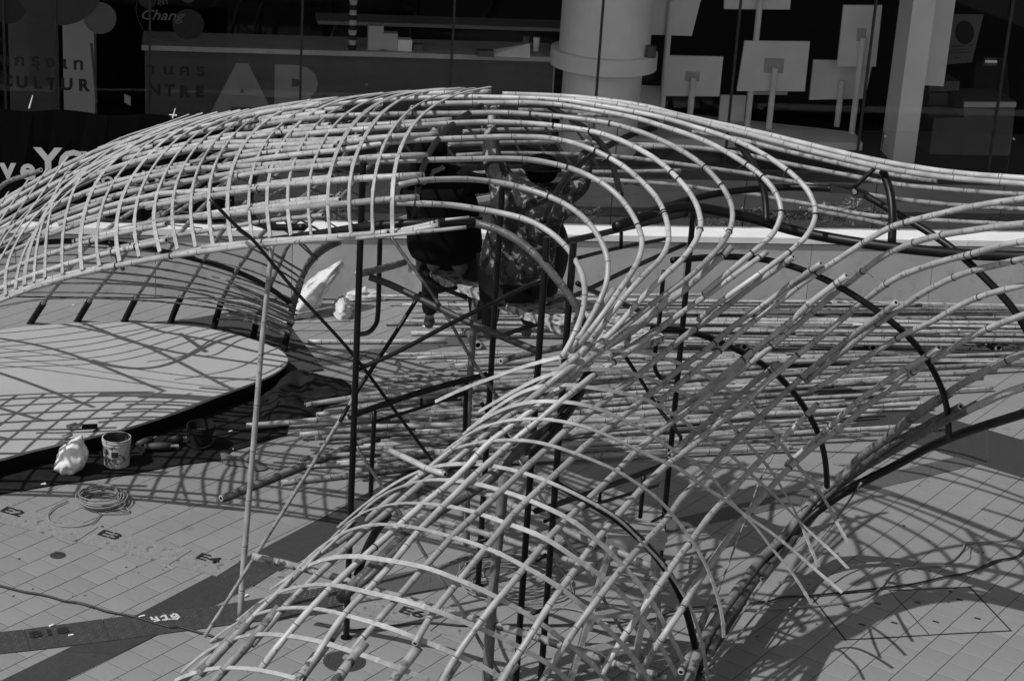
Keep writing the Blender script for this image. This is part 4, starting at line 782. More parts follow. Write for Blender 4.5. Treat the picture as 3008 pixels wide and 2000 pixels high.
KR = [(k, np.stack([np.interp(np.linspace(0, 1, 40), np.linspace(0, 1, len(Q)), Q[:, c]) for c in (0, 1)], 1)) for k, Q in KR]
for k in range(24):
    for (a, Qa), (c, Qc) in zip(KR[:-1], KR[1:]):
        if a <= k <= c:
            t = (k - a) / (c - a); Q = Qa * (1 - t) + Qc * t; Q[:, 0] += rnd.uniform(-4, 4) if a < k < c else 0
            strip([tuple(q) for q in Q[::3]] + [tuple(Q[-1])], w=rnd.uniform(.009, .0125)); break
for k in range(12):
    u = -25 - 48 * k; strip([(u - 20 + 250 * (1 - t) ** 1.6 * (1 - k / 26), lat(min(u - 20 + 250 * (1 - t) ** 1.6 * (1 - k / 26), 1000), t)) for t in np.linspace(0, 1, 9)], w=.0105)
TS = ['E 680,1215 860,1130 1050,1060 1300,970 1540,905 1750,870 1900,855 2060,865 2200,900 2354,950 F 150,1010 270,1090 400,1180 520,1290 640,1430 720,1559 I 830,130 960,300 1050,460 1142,632',
 'E 980,1290 1250,1130 1400,1050 1560,1000 1700,985 1900,995 2050,1030 2200,1080 2354,1150 F 150,1210 280,1310 380,1420 480,1540 I 590,100 680,260 740,360 810,500 860,620 930,785',
 'E 900,1420 1050,1300 1200,1190 1350,1120 1500,1095 1650,1105 1850,1135 2050,1180 2200,1250 2354,1345 F 120,1430 300,1550 I 430,120 600,270 750,430 900,580 1020,680 1140,803',
 'E 870,1450 1000,1350 1150,1270 1300,1225 1450,1215 1650,1230 1830,1290 2000,1370 2150,1460 2300,1568 I 20,20 200,180 320,340 420,440 500,520 600,660 740,820 882,1045',
 'E 740,1568 880,1460 1000,1400 1150,1355 1350,1340 1550,1360 1750,1420 1950,1510 2050,1565 H 2200,60 2351,130 I 130,240 280,320 400,420 620,570 860,770 1095,965',
 'E 780,1560 900,1520 1050,1495 1200,1490 1350,1500 1530,1550 H 1700,50 1870,120 2060,240 2200,350 2330,510 I 80,650 160,800 220,960 270,1150 275,1250',
 'H 0,530 150,400 350,250 520,160 700,100 930,90 1100,110 1300,160 1500,240 1700,340 1900,460 2060,620 2200,760 2300,900 I 0,975 60,1080 110,1230 150,1400 170,1530',
 'G 2240,700 H 0,600 100,490 250,340 450,240 650,200 850,210 1000,240 1200,300 1400,380 1600,480 1760,610 1900,740 2050,900 2170,1080 2260,1240 2351,1420',
 'G 2100,830 2351,560 H 150,435 350,372 550,365 750,385 920,420 1150,500 1400,590 1600,720 1850,890 2070,1130 2200,1330 2300,1510',
 'G 1990,930 2120,760 2250,650 H 0,585 150,522 350,512 550,540 780,600 1040,680 1250,780 1420,870 1560,960 1720,1100 1900,1270 2060,1470 2140,1600',
 'G 1890,955 2050,850 2150,790 2250,750 2351,733 H 150,727 350,760 600,810 800,880 1000,960 1200,1060 1350,1150 1500,1260 1700,1420 1860,1600',
 'G 1660,1170 1780,1070 1900,990 2050,945 2200,922 2351,930 H 200,970 400,1015 650,1085 850,1160 1050,1240 1250,1340 1450,1460 1600,1600',
 'G 1470,1320 1580,1230 1700,1165 1850,1107 2000,1080 2200,1088 2351,1120 H 250,1180 450,1245 700,1340 950,1450 1200,1600',
 'G 1280,1520 1380,1430 1500,1350 1650,1290 1800,1265 2000,1275 2200,1310 2351,1355 H 250,1430 450,1500 700,1600', 'G 1230,1580 1380,1520 1500,1495 1700,1500 1900,1530 2100,1580']
for k, s_ in enumerate(TS): strip(T(s_), w=.0102 + .0022 * (k > 6), off=.024, fld=WING)
BS = ['D -60,545 0,530 250,487 500,475 750,480 1100,500 1450,540 1700,590 1950,680 2030,735', 'D -60,450 60,440 350,435 700,440 1000,455 1300,480 1600,540 1850,630 2035,705', 'D -60,410 0,400 300,375 600,372 900,380 1200,410 1400,450 1600,500 1800,560 2040,660', 'D -60,350 0,342 300,332 600,340 900,365 1200,395 1500,440 1750,500 1950,590 2045,640',
 'D -60,300 0,290 300,285 600,290 900,310 1200,350 1500,405 1800,500 2060,600', 'D -60,245 400,230 700,235 1000,260 1300,310 1600,390 1850,480 2060,570', 'D 100,190 300,180 600,175 900,190 1200,225 1500,290 1800,390 2065,510', 'D 300,130 600,120 900,145 1200,170 1500,225 1750,290 1950,380 2085,440', 'D 700,60 1000,70 1300,110 1600,170 1850,250 2000,320 2095,395',
 'A 1900,1500 D 1400,20 1700,110 1900,220 2050,310 2105,360', 'D 1640,0 1750,80 1900,170 2000,240 2130,310', 'A 1700,1440 2000,1500 D 1990,10 2100,130 2200,215', 'D 1870,-60 2050,60 2150,140 2180,200', 'A 1600,1330 1900,1420 2200,1568 D 2300,70 2310,110', 'A 1500,1230 1800,1330 2100,1440 2351,1560 E 60,60', 'A 1300,1170 1700,1230 2000,1330 2351,1470 B 130,1568', 'A 1450,1110 1700,1150 2100,1270 2351,1370 B 200,1530', 'A 1300,1020 1700,1060 2100,1160 2351,1260 B 150,1350', 'A 1800,1000 2100,1070 2351,1150 B 200,1260', 'A 400,1400 900,1410 1500,1480 1800,1550', 'A 200,1500 800,1500 1400,1560',
 'A 700,1250 1200,1290 1600,1370', 'A 900,1120 1300,1160 1500,1220', 'B 60,820 200,950 330,1100', 'B 250,760 420,950 600,1200', 'B 500,760 700,960 850,1170', 'B 800,780 950,950 1100,1190', 'B 1060,760 1200,960 1310,1200', 'B 1200,780 1400,1020 1480,1180', 'B 1350,780 1560,1080 1660,1230', 'B 1560,790 1700,1000 1800,1200']
for k, s_ in enumerate(BS):
    if s_[:2] == 'D ' and k < 7: q = s_.split()[1].split(','); BS[k] = f'D -1600,{float(q[1])+420} -1000,{float(q[1])+170} -500,{float(q[1])+40} ' + s_[2:]
for dv in (30, 85, 150):
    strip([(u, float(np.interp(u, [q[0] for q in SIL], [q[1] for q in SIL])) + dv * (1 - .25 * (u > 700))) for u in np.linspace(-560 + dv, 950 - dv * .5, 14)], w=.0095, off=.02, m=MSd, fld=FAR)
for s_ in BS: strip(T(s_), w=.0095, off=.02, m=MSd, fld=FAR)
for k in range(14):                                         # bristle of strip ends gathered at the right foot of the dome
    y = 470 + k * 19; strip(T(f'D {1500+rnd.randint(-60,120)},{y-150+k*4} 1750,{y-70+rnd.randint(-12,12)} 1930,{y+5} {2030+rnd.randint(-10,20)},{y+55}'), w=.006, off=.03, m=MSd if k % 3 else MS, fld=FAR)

# ================================================================== SCAFFOLD
def pipe(name, pts, r, m, parent, n=8, smooth=True):
    Q = catmull(T(pts), 6); P = [tuple(ony(*q)) for q in Q]; b = B(); b.tube(resample(P, .06), r, n); return b.build(name, m, parent, smooth=smooth)
def leg(ub, vb, vt, r, m, parent, name='leg'):
    g = onz(ub, vb); z = 0; 
    while proj((g.x, g.y, z))[1] > vt: z += .01
    b = B(); b.tube([(g.x, g.y, .006), (g.x, g.y, z)], r, 10); b.tube([(g.x, g.y, 0), (g.x, g.y, .006)], r * 1.9, 10); return b.build(name, m, parent, smooth=False)
sc = thing('scaffold', onz(1450, 1800), 'black steel frame scaffold under and inside the bamboo arches carrying the work plank', 'scaffold')
for q in ((1017, 1872, 480), (1404, 1720, 545), (1515, 2010, 700), (1587, 2016, 715), (1939, 1645, 610)): leg(*q, .0185, MK, sc)
PK = [('inner_upright', 'E 275,40,11.0 268,300,11.0 260,600,11.0 240,680,10.9 190,730,10.7 115,742,10.38', .015), ('inner_upright', 'E 870,1070,11.0 865,1250,11.0 860,1460,11.0', .015), ('inner_upright', 'E 235,1270,10.5 225,1500,10.5 H 215,100,10.5 205,400,10.5', .014),
 ('inner_upright', 'E 2235,300,11.5 2210,600,11.5 2172,900,11.5 2175,980,11.5 2215,1045,11.45 2300,1040,11.6', .014), ('inner_upright', 'H 2095,150,11.3 2070,440,11.3', .014), ('inner_upright', 'E 1620,110,10.5 1600,400,10.5', .014),
 ('ledger', 'E 60,1310,10.34 400,1190,10.6 700,1100,10.85 1010,1020,11.08', .019), ('ledger', 'E 235,1345,10.5 550,1250,10.75 870,1145,11.0', .011), ('spacer', 'E 560,1185,10.75 560,1245,10.75', .010),
 ('ledger', 'E 1440,125,9.98 1700,70,10.5 1950,12,11.0 2390,-90,11.6', .019), ('ledger', 'E 1640,215,10.5 1900,150,11.0 2260,80,11.6', .012), ('spacer', 'E 1942,35,11.0 1940,145,11.0', .011),
 ('ledger', 'E 1425,530,9.98 1640,465,10.4 2000,290,11.0 2380,120,11.65', .014), ('ledger', 'E 1640,390,10.9 1800,468,11.3 2100,595,12.0', .016), ('ledger', 'E 1300,1568,10.4 1420,1500,10.5', .012) ,
 ('ledger', 'H 1350,393,9.97 1500,345,10.25 1800,240,10.8 2000,165,11.2 2225,80,11.6', .018), ('ledger', 'H 1410,465,10.0 1700,365,10.6 2000,275,11.1 2190,215,11.58', .011), ('spacer', 'H 1797,245,10.8 1787,340,10.8', .010),
 ('ledger', 'p 1553,1806,9.97 1596,1789,10.0', .012), ('ledger', 'p 1572,1647,9.97 1606,1628,10.0', .012), ('ledger', 'p 1404,1590,11.05 1470,1575,11.1', .012), ('ledger', 'H 2150,468,11.3 2225,430,11.58', .010),
 ('brace', 'A 1450,1375,10.4 D 1640,0,10.4 1750,90,10.4 2040,440,10.4 2354,780,10.4 E 180,1000,10.45 400,1300,10.6 600,1568,10.8 H 640,60,10.85', .0105), ('brace', 'E 110,990,10.36 400,860,10.3 700,700,10.2 900,600,10.15 1200,450,10.05 1400,360,9.95', .013),
 ('brace', 'E 0,1340,10.55 100,1160,10.7 350,780,10.95 560,450,11.1', .013), ('brace', 'E 975,1215,11.1 1050,1330,11.0 1200,1500,10.8 1290,1568,10.7', .012), ('brace', 'E 1925,830,11.5 2060,1030,11.4 2200,1250,11.3 2354,1450,11.2 H 2351,-60,11.2', .012),
 ('brace', 'E 1100,760,11.2 1260,700,11.4 1390,670,11.5', .014), ('brace', 'E 540,480,11.5 700,440,11.6 800,420,11.7', .014), ('spacer', 'E 900,-60,11.05 980,-60,11.08', .01)]
for n_, s_, r in PK: pipe(n_, s_, r, MK, sc)
for s_ in ('E 330,40,10.8 500,280,10.7 700,560,10.6 900,900,10.55 1130,1240,10.5', 'E 100,1480,10.34 H 140,0,10.3 320,270,10.25 440,450,10.2 600,720,10.1 750,950,10.0 850,1090,9.95 1000,1360,9.9 1120,1540,9.85', 'H 1340,220,10.5 1500,500,10.4 1700,800,10.35 1930,1190,10.3 2120,1460,10.2', 'H 1215,10,10.6 1340,220,10.5'): pipe('brace', s_, .010, MPIPL, sc)
o = pipe('plank_bearer', 'E 200,345,10.6 350,400,10.6 600,520,10.5 850,640,10.4 1100,750,10.3 1365,858,10.15', .021, MPIPE, sc)
# plank
q = [onz(*p, 1.63) for p in T('E 480,262 1700,760 E 2000,800 K 1900,985 K 420,655 K 250,660')]
pa, pb = onz(*T('E 470,255')[0], 1.63), onz(*T('E 1650,745')[0], 1.63); pc_, pd_ = onz(1420, 800, 1.63), onz(1750, 890, 1.63); d_ = (pb - pa).normalized(); e_ = Vector((-d_.y, d_.x, 0)); PW = (pd_ - pa).dot(e_) * .9; pb = pa + d_ * ((pb - pa).length + .30)
PW = max(.3, min(.5, PW))
b = B(); P = []
nn = 40
for side in (0, 1):
    for k in range(nn + 1):
        t = k / nn; jit = .008 * math.sin(k * 2.3 + side) + .006 * rnd.uniform(-1, 1); P.append(pa.lerp(pb, t) + e_ * (side * PW + jit) + Vector((0, 0, -.004 + .01 * math.sin(t * 3.1))))
top = P[:nn + 1] + P[nn + 1:][::-1]; n = len(top)
V = top + [p - Vector((0, 0, .052)) for p in top]; Fs = [(k, k + 1, n - 2 - k, n - 1 - k) for k in range(nn)] + [(n + k + 1, n + k, 2 * n - 1 - k, 2 * n - 2 - k) for k in range(nn)] + [(k, n + k, n + (k + 1) % n, (k + 1) % n) for k in range(n)]
b.add(V, Fs); plank = b.build('work_plank', MPLK); tag(plank, 'thick cement crusted wooden plank laid across the scaffold as a seat', 'plank')
def bthing(name, pts, r, m, label, cat, group=None, seed=0, fld=None, off=0, r1=None, span=.26):
    Q = T(pts); P = [tuple(ony(q[0], q[1], q[2] if len(q) > 2 else fld(q[0], q[1]) + off)) for q in catmull(Q, 6)] if len(Q[0]) > 2 else [tuple(ony(q[0], q[1], fld(q[0], q[1]) + off)) for q in resample(catmull(Q, 6), 14)]
    o = bamboo(name, resample(P, .03), r, r1, None, m, seed=seed, span=span); return tag(o, label, cat, group)
bthing('prop_pole', 'p 705,1811,10.49 720,1600,10.52 745,1300,10.6 770,1000,10.68 800,716,10.74', .0195, [MB_, MBn, MBh, MBc], 'tall upright bamboo prop holding up the front rim of the dome', 'pole', seed=5, r1=.015)
bthing('prop_pole', 'G 1410,1262,10.13 1740,740,10.4 D 2354,1330,10.62 E 100,1160,10.66', .012, WD, 'thin slanting bamboo stay crossing low behind the tall upright prop', 'pole', seed=6)
bthing('ledger_pole', 'E 122,326,10.4 300,285,11.1 445,245,11.9', .021, WD, 'short thick bamboo ledger with open end left of the plank', 'pole', seed=8)
bthing('ledger_pole', 'E 1108,928,10.6 1240,890,10.7 1530,830,10.9', .020, WD, 'thick grey bamboo with open end tied low under the plank', 'pole', seed=9)
bthing('ledger_pole', 'G 1745,706,10.25 2000,765,10.2 2351,862,10.15 H 180,925,10.12 400,985,10.1 650,1065,10.0 900,1130,9.95 1100,1190,9.9 1300,1245,9.85 1500,1315,9.8 1700,1375,9.78 1900,1450,9.75 2250,1545,9.7', .023, RT, 'long mouldy bamboo ledger running low across the foreground, lowest of the three', 'pole', seed=10)
bthing('ledger_pole', 'H 450,405,10.7 700,465,10.6 1000,550,10.5 1150,590,10.4 1400,680,10.3 1650,750,10.2 1920,805,10.1 2050,845,10.05', .019, WD, 'bamboo ledger crossing the scaffold legs, middle of the three', 'pole', seed=12)
bthing('ledger_pole', 'H 2000,830,9.75 2180,872,9.7 2351,930,9.65 I 60,-60,9.6' if 0 else 'H 2000,830,9.75 2180,872,9.7 2351,930,9.65', .017, WD, 'split bamboo end lying beside the ladder top', 'pole', seed=13)
bthing('ledger_pole', 'H 900,240,10.8 1050,290,10.7 1180,350,10.6 1320,420,10.5 1500,500,10.45 1735,612,10.35', .021, WD, 'bamboo ledger with dark bands at its nodes, highest of the three crossing ones', 'pole', seed=14)
bthing('ledger_pole', 'H 1858,648,9.6 2000,710,9.55 2175,792,9.5', .018, None, 'short smooth pale bamboo length with drilled end beside the ladder', 'pole', seed=15)
bthing('ledger_pole', 'E 345,1545,9.9 H 500,50,9.7 600,100,9.6 725,142,9.5', .017, None, 'short pale bamboo sticking out at the left flank of the tunnel', 'pole', seed=16)
bthing('ledger_pole', 'H 640,810,10.4 750,760,10.6 940,695,10.9', .014, WD, 'thin grey bamboo leaning over the speckled paving band', 'pole', seed=17)
# timber posts
def timber(pts, r, label, seed):
    Q = T(pts); P = [ony(*q) for q in Q]; P = [Vector(p) for p in resample([tuple(p) for p in P], .08)]; rr = random.Random(seed); n = 9; b = B(); fr = frames(P); V = []
    for k, p in enumerate(P):
        x, y = fr[k]
        for a in range(n): t = 2 * math.pi * a / n; V.append(p + (x * math.cos(t) + y * math.sin(t)) * r * (1 + .13 * math.sin(a * 2.1 + k * .35 + seed) + rr.uniform(-.03, .03)))
    b.add(V, [(k * n + a, k * n + (a + 1) % n, (k + 1) * n + (a + 1) % n, (k + 1) * n + a) for k in range(len(P) - 1) for a in range(n)] + [tuple(range(n))[::-1], tuple(range((len(P) - 1) * n, len(P) * n))]); return tag(b.build('timber_post', MWOOD, smooth=True), label, 'post')
timber('p 1428,2040,9.88 H 1030,1300,9.9 1060,900,9.95 1100,500,10.0 1125,150,10.05', .030, 'rough dark timber post standing in the middle of the tunnel', 2)
timber('p 1370,1626,11.68 E 880,1400,11.66 900,1000,11.64 930,505,11.62', .021, 'thinner grey timber post standing directly under the plank', 3)
# step ladder
def ladder():
    base = onz(1880, 2035); gx_, gy = base.x, base.y; z1 = 1.06
    t = thing('step_ladder', (gx_, gy, 0), 'paint splashed aluminium step ladder standing open inside the tunnel', 'ladder')
    tl = ony(*T('H 1880,560')[0], gy + .12); tr = ony(*T('H 2060,520')[0], gy + .2); ztop = tl.z
    L0 = onz(*T('H 1590,1560')[0]); L1_ = onz(2140 - 120, 1985); bl = ony(*T('H 1590,1560')[0], L0.y)
    fl, frr = Vector((L0.x, L0.y, 0)), Vector((L0.x + .34, L0.y - .04, 0)); bl_, br_ = Vector((fl.x + .12, fl.y + .62, 0)), Vector((frr.x + .2, frr.y + .6, 0))
    a_l = Vector((tl.x, tl.y, ztop - .03)); a_r = a_l + Vector((.26, .02, 0))
    def bar(p, q, w, th, nm, m=MALU):
        d = (q - p); L = d.length; d.normalize(); x = Vector((1, .1, 0)); x = (x - d * x.dot(d)).normalized(); y = d.cross(x); b = B(); o = (p + q) / 2
        P = [x * sx * w / 2 + y * sy * th / 2 for sx, sy in ((-1, -1), (1, -1), (1, 1), (-1, 1))]; b.prism([p + k for k in P], q - p); return b.build(nm, m, t)
    bar(fl, a_l, .028, .06, 'front_rail'); bar(frr, a_r, .028, .06, 'front_rail'); bar(bl_, a_l + Vector((.02, .09, 0)), .026, .03, 'rear_rail'); bar(br_, a_r + Vector((0, .09, 0)), .026, .03, 'rear_rail')
    b = B(); c = (a_l + a_r) / 2 + Vector((.0, .05, .03)); b.box(c, (.34, .2, .028), 0, rot2((.99, .1))); b.box(c - Vector((0, .1, .03)), (.34, .012, .06), 0, rot2((.99, .1))); b.build('top_cap', MALU, t)
    for k in (.25, .5, .75):
        p, q = fl.lerp(a_l, k), frr.lerp(a_r, k); b = B(); b.box((p + q) / 2, ((q - p).length, .09, .022), 0, rot2((.99, .1 if k else 0))); b.build('step', MALU, t)
    for k in (.3, .7): p, q = bl_.lerp(a_l, k), br_.lerp(a_r, k); bar(p, q, .02, .02, 'rear_stretcher')
    for p, q in ((fl, bl_), (frr, br_)): bar(p.lerp(a_l if p is fl else a_r, .45), q.lerp(a_l if p is fl else a_r, .45), .012, .005, 'spreader')
ladder()

# ================================================================== LOOSE BAMBOO ON THE GROUND
HP = [MB_, MBn, MBh, MBc]
def lying(a, c, z0, z1, r, m, label, group=None, seed=0, sag=.0, r1=None, name='loose_bamboo_pole', sides=8):
    a = Vector((a.x, a.y, z0)); c = Vector((c.x, c.y, z1)); rr = random.Random(seed); d = (c - a); e = Vector((-d.y, d.x, 0)).normalized(); k1 = rr.uniform(-.03, .03) * d.length / 3
    P = [tuple(a + d * t + e * k1 * math.sin(t * math.pi) + Vector((0, 0, -sag * math.sin(t * math.pi)))) for t in np.linspace(0, 1, 14)]
    o = bamboo(name, P, r, r1, None, m, seed=seed, step=.12, sides=sides, span=.28); return tag(o, label, 'bamboo pole', group)
def gl(s_): q = T(s_); return onz(*q[0]), onz(*q[1])
SP = [('N 799,628 E 720,805', .021, HP, 'long bare bamboo pole lying alone across the tiles beyond the scaffold leg'), ('E 487,750 E 1550,770', .022, HP, 'thick pale bamboo pole with ragged end on the tiles in front of the wall pile'),
 ('G 1525,330 E 345,1440', .024, WD, 'dark bamboo pole sticking far out of the heap towards the prop'), ('G 1945,218 H 530,112', .021, WD, 'weathered bamboo pole just above the dark paving band, end near the prop'),
 ('D 1705,1418 E 620,1310', .022, HP, 'pale bamboo pole crossing behind the tall prop'), ('N 772,1402 E 900,1080', .021, HP, 'bamboo pole resting on the crumpled black cloth'), ('D 2072,1478 E 720,1395', .021, HP, 'pale bamboo pole second below the cloth'),
 ('N 905,1515 E 850,1180', .020, HP, 'bamboo pole with open end next to the black cloth'), ('E 202,1102 E 900,1085', .018, WD, 'grey bamboo pole lying upper left in the scaffold opening'), ('E 527,945 E 1100,900', .018, HP, 'bamboo pole with cut end on the tiles under the plank, upper one'),
 ('E 738,972 E 1360,950', .020, HP, 'bamboo pole with cut end under the plank, second one'), ('E 790,1000 E 1500,965', .022, HP, 'thick bamboo pole with cut end under the plank, third one'), ('E 285,918 E 1400,905', .016, HP, 'long slender bamboo pole under the plank reaching left'),
 ('E 630,1280 F 900,1050', .021, HP, 'bamboo pole with broad open end in the heap, left half'), ('E 620,1400 E 1400,1300', .020, WD, 'bamboo pole with notched end low in the heap'), ('H 100,195 H 700,120', .022, WD, 'dark bamboo pole with a white tipped end lowest at left of the heap'), ('H 245,110 H 640,60', .022, WD, 'short thick bamboo with open end lying at the heap foot'),
 ('E 1545,1520 F 450,1290', .022, WD, 'thick bamboo with open end low in the heap, centre'), ('E 1300,1190 F 2065,1108', .022, WD, 'long bamboo reaching furthest right out of the heap'), ('E 1600,1470 F 1625,1245', .021, WD, 'mottled bamboo ending right of the black arch foot'), ('F 100,1130 F 1292,1055', .017, HP, 'pale bamboo with clean cut end in the right of the heap'),
 ('F 0,985 F 2430,960', .018, HP, 'long bamboo running out of the frame at right, nearer one'), ('F 0,1010 F 2430,925', .017, HP, 'long bamboo running out of the frame at right, farther one'), ('F 100,1100 F 2430,995', .019, WD, 'long bamboo running out of the frame at right, nearest one'), ('F -300,1230 F 1225,1138', .017, WD, 'bamboo pole with a half round end in the heap'),
 ('E 560,1000 E 780,995', .006, HP, 'thin bamboo stick lying on the tiles under the plank'), ('E 450,1070 E 1000,1040', .010, WD, 'thin dark bamboo on the tiles at the heap edge'), ('N 480,487 N 1290,482', .010, HP, 'thin bamboo stick behind the tip of the carpet'), ('N 640,385 N 1090,305', .009, HP, 'thin stick lying against the big sack')]
for k, (s_, r, m, w) in enumerate(SP):
    a, c = gl(s_); z = r + (.03 if k > 3 else 0) + rnd.uniform(0, .05) * (k > 12); lying(a, c, z, z + rnd.uniform(-.005, .02), r, m, w, None, 400 + k)
HG = 'bare bamboo poles heaped across the plaza in front of the plank'; HL = 'bare bamboo pole lying in the big heap on the tiles behind the scaffold'
for k in range(88):
    t = (k + rnd.random()) / 88; uL = rnd.uniform(640, 1150) + (1 - t) * 240; vL = 875 + 215 * t - (uL - 900) * .05; uR = rnd.uniform(1500, 2050) + rnd.choice((0, 0, 250)) * (t > .3); vR = vL - (uR - uL) * rnd.uniform(.035, .085) - (10 if t > .6 else 0)
    vR = max(vR, 838); a, c = onz(uL / .7839, vL / .7839), onz(uR / .7839, vR / .7839)
    lay = rnd.choice((0, 0, 0, 1, 1, 2)) * math.sin(math.pi * min(1, max(0, t * .8 + .15))); z = .018 + lay * .034
    r_ = rnd.uniform(.013, .0215); m_ = HP if rnd.random() < .45 else WD
    w_ = f"{'pale' if m_ is HP else 'grey weathered'} {'thick' if r_ > .0175 else 'slim'} bamboo in the {'front' if t > .66 else 'middle' if t > .33 else 'back'} of the heap behind the scaffold" + (', reaching right' if uR > 1850 else '')
    lying(a, c, z + rnd.uniform(0, .012), z + rnd.uniform(0, .02), r_, m_, w_, HG, 500 + k, r1=None)
WG = 'bamboo poles piled along the foot of the marble wall'; WL = 'bamboo pole lying in the long pile at the foot of the marble wall'
for k in range(105):
    t = rnd.random(); d = -.12 - 1.45 * t ** .8; L_ = rnd.uniform(2.2, 4.2); s0 = rnd.uniform(-1.25, 3.2); s0 = max(s0, -1.9 + .0) if t < .7 else rnd.uniform(.2, 3.0)
    ang = rnd.uniform(-.045, .03); a = WP(s0, d, 0); c = WP(s0 + L_, d + ang * L_, 0); n_ = (c - Vector((0, 16.68, 0))).dot(wn_)
    if n_ > -.08: c -= wn_ * (n_ + .08)
    H_ = .16 * max(0, 1 - abs(t - .35) * 1.2); z = (.015 if t < .3 or t > .85 else .11) + rnd.random() * H_
    thin = rnd.random() < .35
    m_ = HP if rnd.random() < .5 else (WD if rnd.random() < .6 else DK)
    w_ = f"{'pale' if m_ is HP else 'weathered' if m_ is WD else 'dark'} {'thin' if thin else 'stout'} bamboo in the wall pile, {'next to the wall' if t < .33 else 'mid pile' if t < .66 else 'at its near edge'}, {'left' if s0 < .2 else 'right'} part"
    lying(a, c, z, z + rnd.uniform(-.01, .02), rnd.uniform(.006, .010) if thin else rnd.uniform(.012, .019), m_, w_, WG, 700 + k, sides=6 if thin else 7)
for k in range(5):
    a = WP(-.6 + k * 1.15, -.2, 0); c = WP(-.5 + k * 1.15, -1.25, 0); lying(a, c, .045, .045, .042, DK, 'dark bamboo bearer laid crosswise under the wall pile, ' + ('leftmost', 'second from the left', 'middle one', 'second from the right', 'rightmost')[k], 'bearers under the wall pile', 860 + k)
SG = 'split bamboo slats fanned out at the right end of the wall pile'; SL = 'thin dark split slat in the fan at the right end of the wall pile'
for k in range(26):
    a = onz(*T(f'F {rnd.uniform(900,1500)},{rnd.uniform(560,720)}')[0]); c = onz(*T(f'F {rnd.uniform(2100,2500)},{rnd.uniform(740,880)}')[0]); z = rnd.uniform(.03, .16)
    lying(a, c, z, z - .02, .007, DK if k % 3 else HP, SL, SG, 900 + k, sides=5, name='split_slat')
# pieces of litter and off-cuts
LT = [('G 300,205', .035), ('G 490,1248', .03), ('y 710,735', .03), ('F 375,575', .04), ('F 1912,705', .03), ('G 980,1118', .04), ('A 3000,3000', .0), ('F 380,655', .02), ('E 580,685', .04), ('G 1700,975', .03), ('M 2265,335', .03), ('M 120,945', .02), ('I 445,495', .02), ('M 2290,545', .02), ('D 505,540', .02)]
for k, (q, l) in enumerate(LT):
    if l < .01: continue
    u, v = T(q)[0]; p = onz(u, v); zz = .14 if 0 else (.2 if k in (3, 4, 8) else .012); a = rnd.uniform(0, 3); p = onz(u, v, zz); b = B(); b.box((p.x, p.y, zz), (l, .012, .005), 0, rot2((math.cos(a), math.sin(a))))
    tag(b.build('litter_chip', MLIT), 'tiny pale chip of litter lying on the paving or the poles', 'litter', 'pale chips of litter scattered about')
for k in range(46):
    q = rnd.choice(('z', 'Q', 'V', 'Q', 'G')); u, v = T(f'{q} {rnd.uniform(50,2300):.0f},{rnd.uniform(100,1480):.0f}')[0]; p = onz(u, v); r = rnd.uniform(.004, .012); b = B(); n_ = 7; b.prism([Vector((p.x + r * rnd.uniform(.5, 1.4) * math.cos(t_), p.y + r * rnd.uniform(.5, 1.6) * math.sin(t_), .0005)) for t_ in np.linspace(0, 6.28, n_ + 1)[:-1]], (0, 0, .001))
    b.build('tile_stain', MDB, ground)
# ================================================================== CABLES, POTS, BAGS
def cable(name, pts, r, m, label, cat='cable', z=None, parent=None):
    P = [onz(*q) for q in T(pts)]; Q = resample(catmull([tuple(p) for p in P], 8), .03); b = B(); b.tube([(p[0], p[1], (z or 0) + r + .0075) for p in Q], r, 7)
    o = b.build(name, m, parent, smooth=True); return tag(o, label, cat) if label else o
cable('cable', 'y -120,180 0,210 130,245 350,300 520,325 700,365 900,425 1080,445 1250,490 1450,560 1650,600 1850,640 2080,710 2359,790 G 1250,1210 1500,1280', .0065, MCABK, 'black cable running over the lower left tiles towards the tunnel')
cable('cable', 'y 900,415 1120,460 1300,515', .004, MCABK, 'second thin black wire beside the lower left cable')
cable('cable', 'I 2420,650 2359,672 2300,720 2150,750 2000,820 1800,860 1600,905 1370,935 1100,965 850,990 700,995 600,1025 400,1045 200,1060 0,1080 H 2100,1170 1800,1175 1500,1195 1000,1190 850,1200 600,1180 350,1200 60,1235', .007, MCABK, 'thick black cable crossing the right plaza to the inspection cover')
cable('cable', 'I 2420,660 2359,700 2200,740 2050,800', .0045, MCABK, 'thin black cable beside the thick one at the right edge')
cable('cable', 'I 2420,300 2359,440 2350,520 2300,580 2200,605 2080,618 1960,620 1940,660 1880,730 1800,770 1650,785 1550,795 1460,825 1410,880 1370,930 1250,1000 1050,1040 800,1065 500,1080 200,1085 0,1100 H 1900,1200', .006, MCAB, 'grey cable snaking over the right plaza')
cable('cable', 'I 2080,625 2000,640 1985,690 1980,730 1900,765 1750,782', .003, MCAB, 'thin grey wire looping off the grey cable at right')
cable('cable', 'H 1450,1080 1550,1075 1700,1110 1850,1190', .006, MCAB, 'grey cable passing the foot of the step ladder')
coil = thing('cable_coil', onz(300, 1475), 'coiled grey cable lying on the tiles in front of the paint pots', 'cable coil')
cc = onz(297, 1477); rr = random.Random(4)
for k in range(11):
    R_ = rr.uniform(.12, .175); ex = rr.uniform(-.02, .02), rr.uniform(-.02, .02); ph = rr.uniform(0, 6); zz = .012 + k * .0055; b = B()
    P = [(cc.x + ex[0] + R_ * 1.0 * math.cos(t), cc.y + ex[1] + R_ * rr.uniform(.985, 1.015) * math.sin(t), zz + .006 * math.sin(2 * t + ph)) for t in np.linspace(0, 6.283, 40)]; P[-1] = P[0]
    P = [Vector(p) for p in catmull(P, 2)]; b.tube(P, .0048, 6, cap=False); b.build('loop', MCAB, coil, smooth=True)
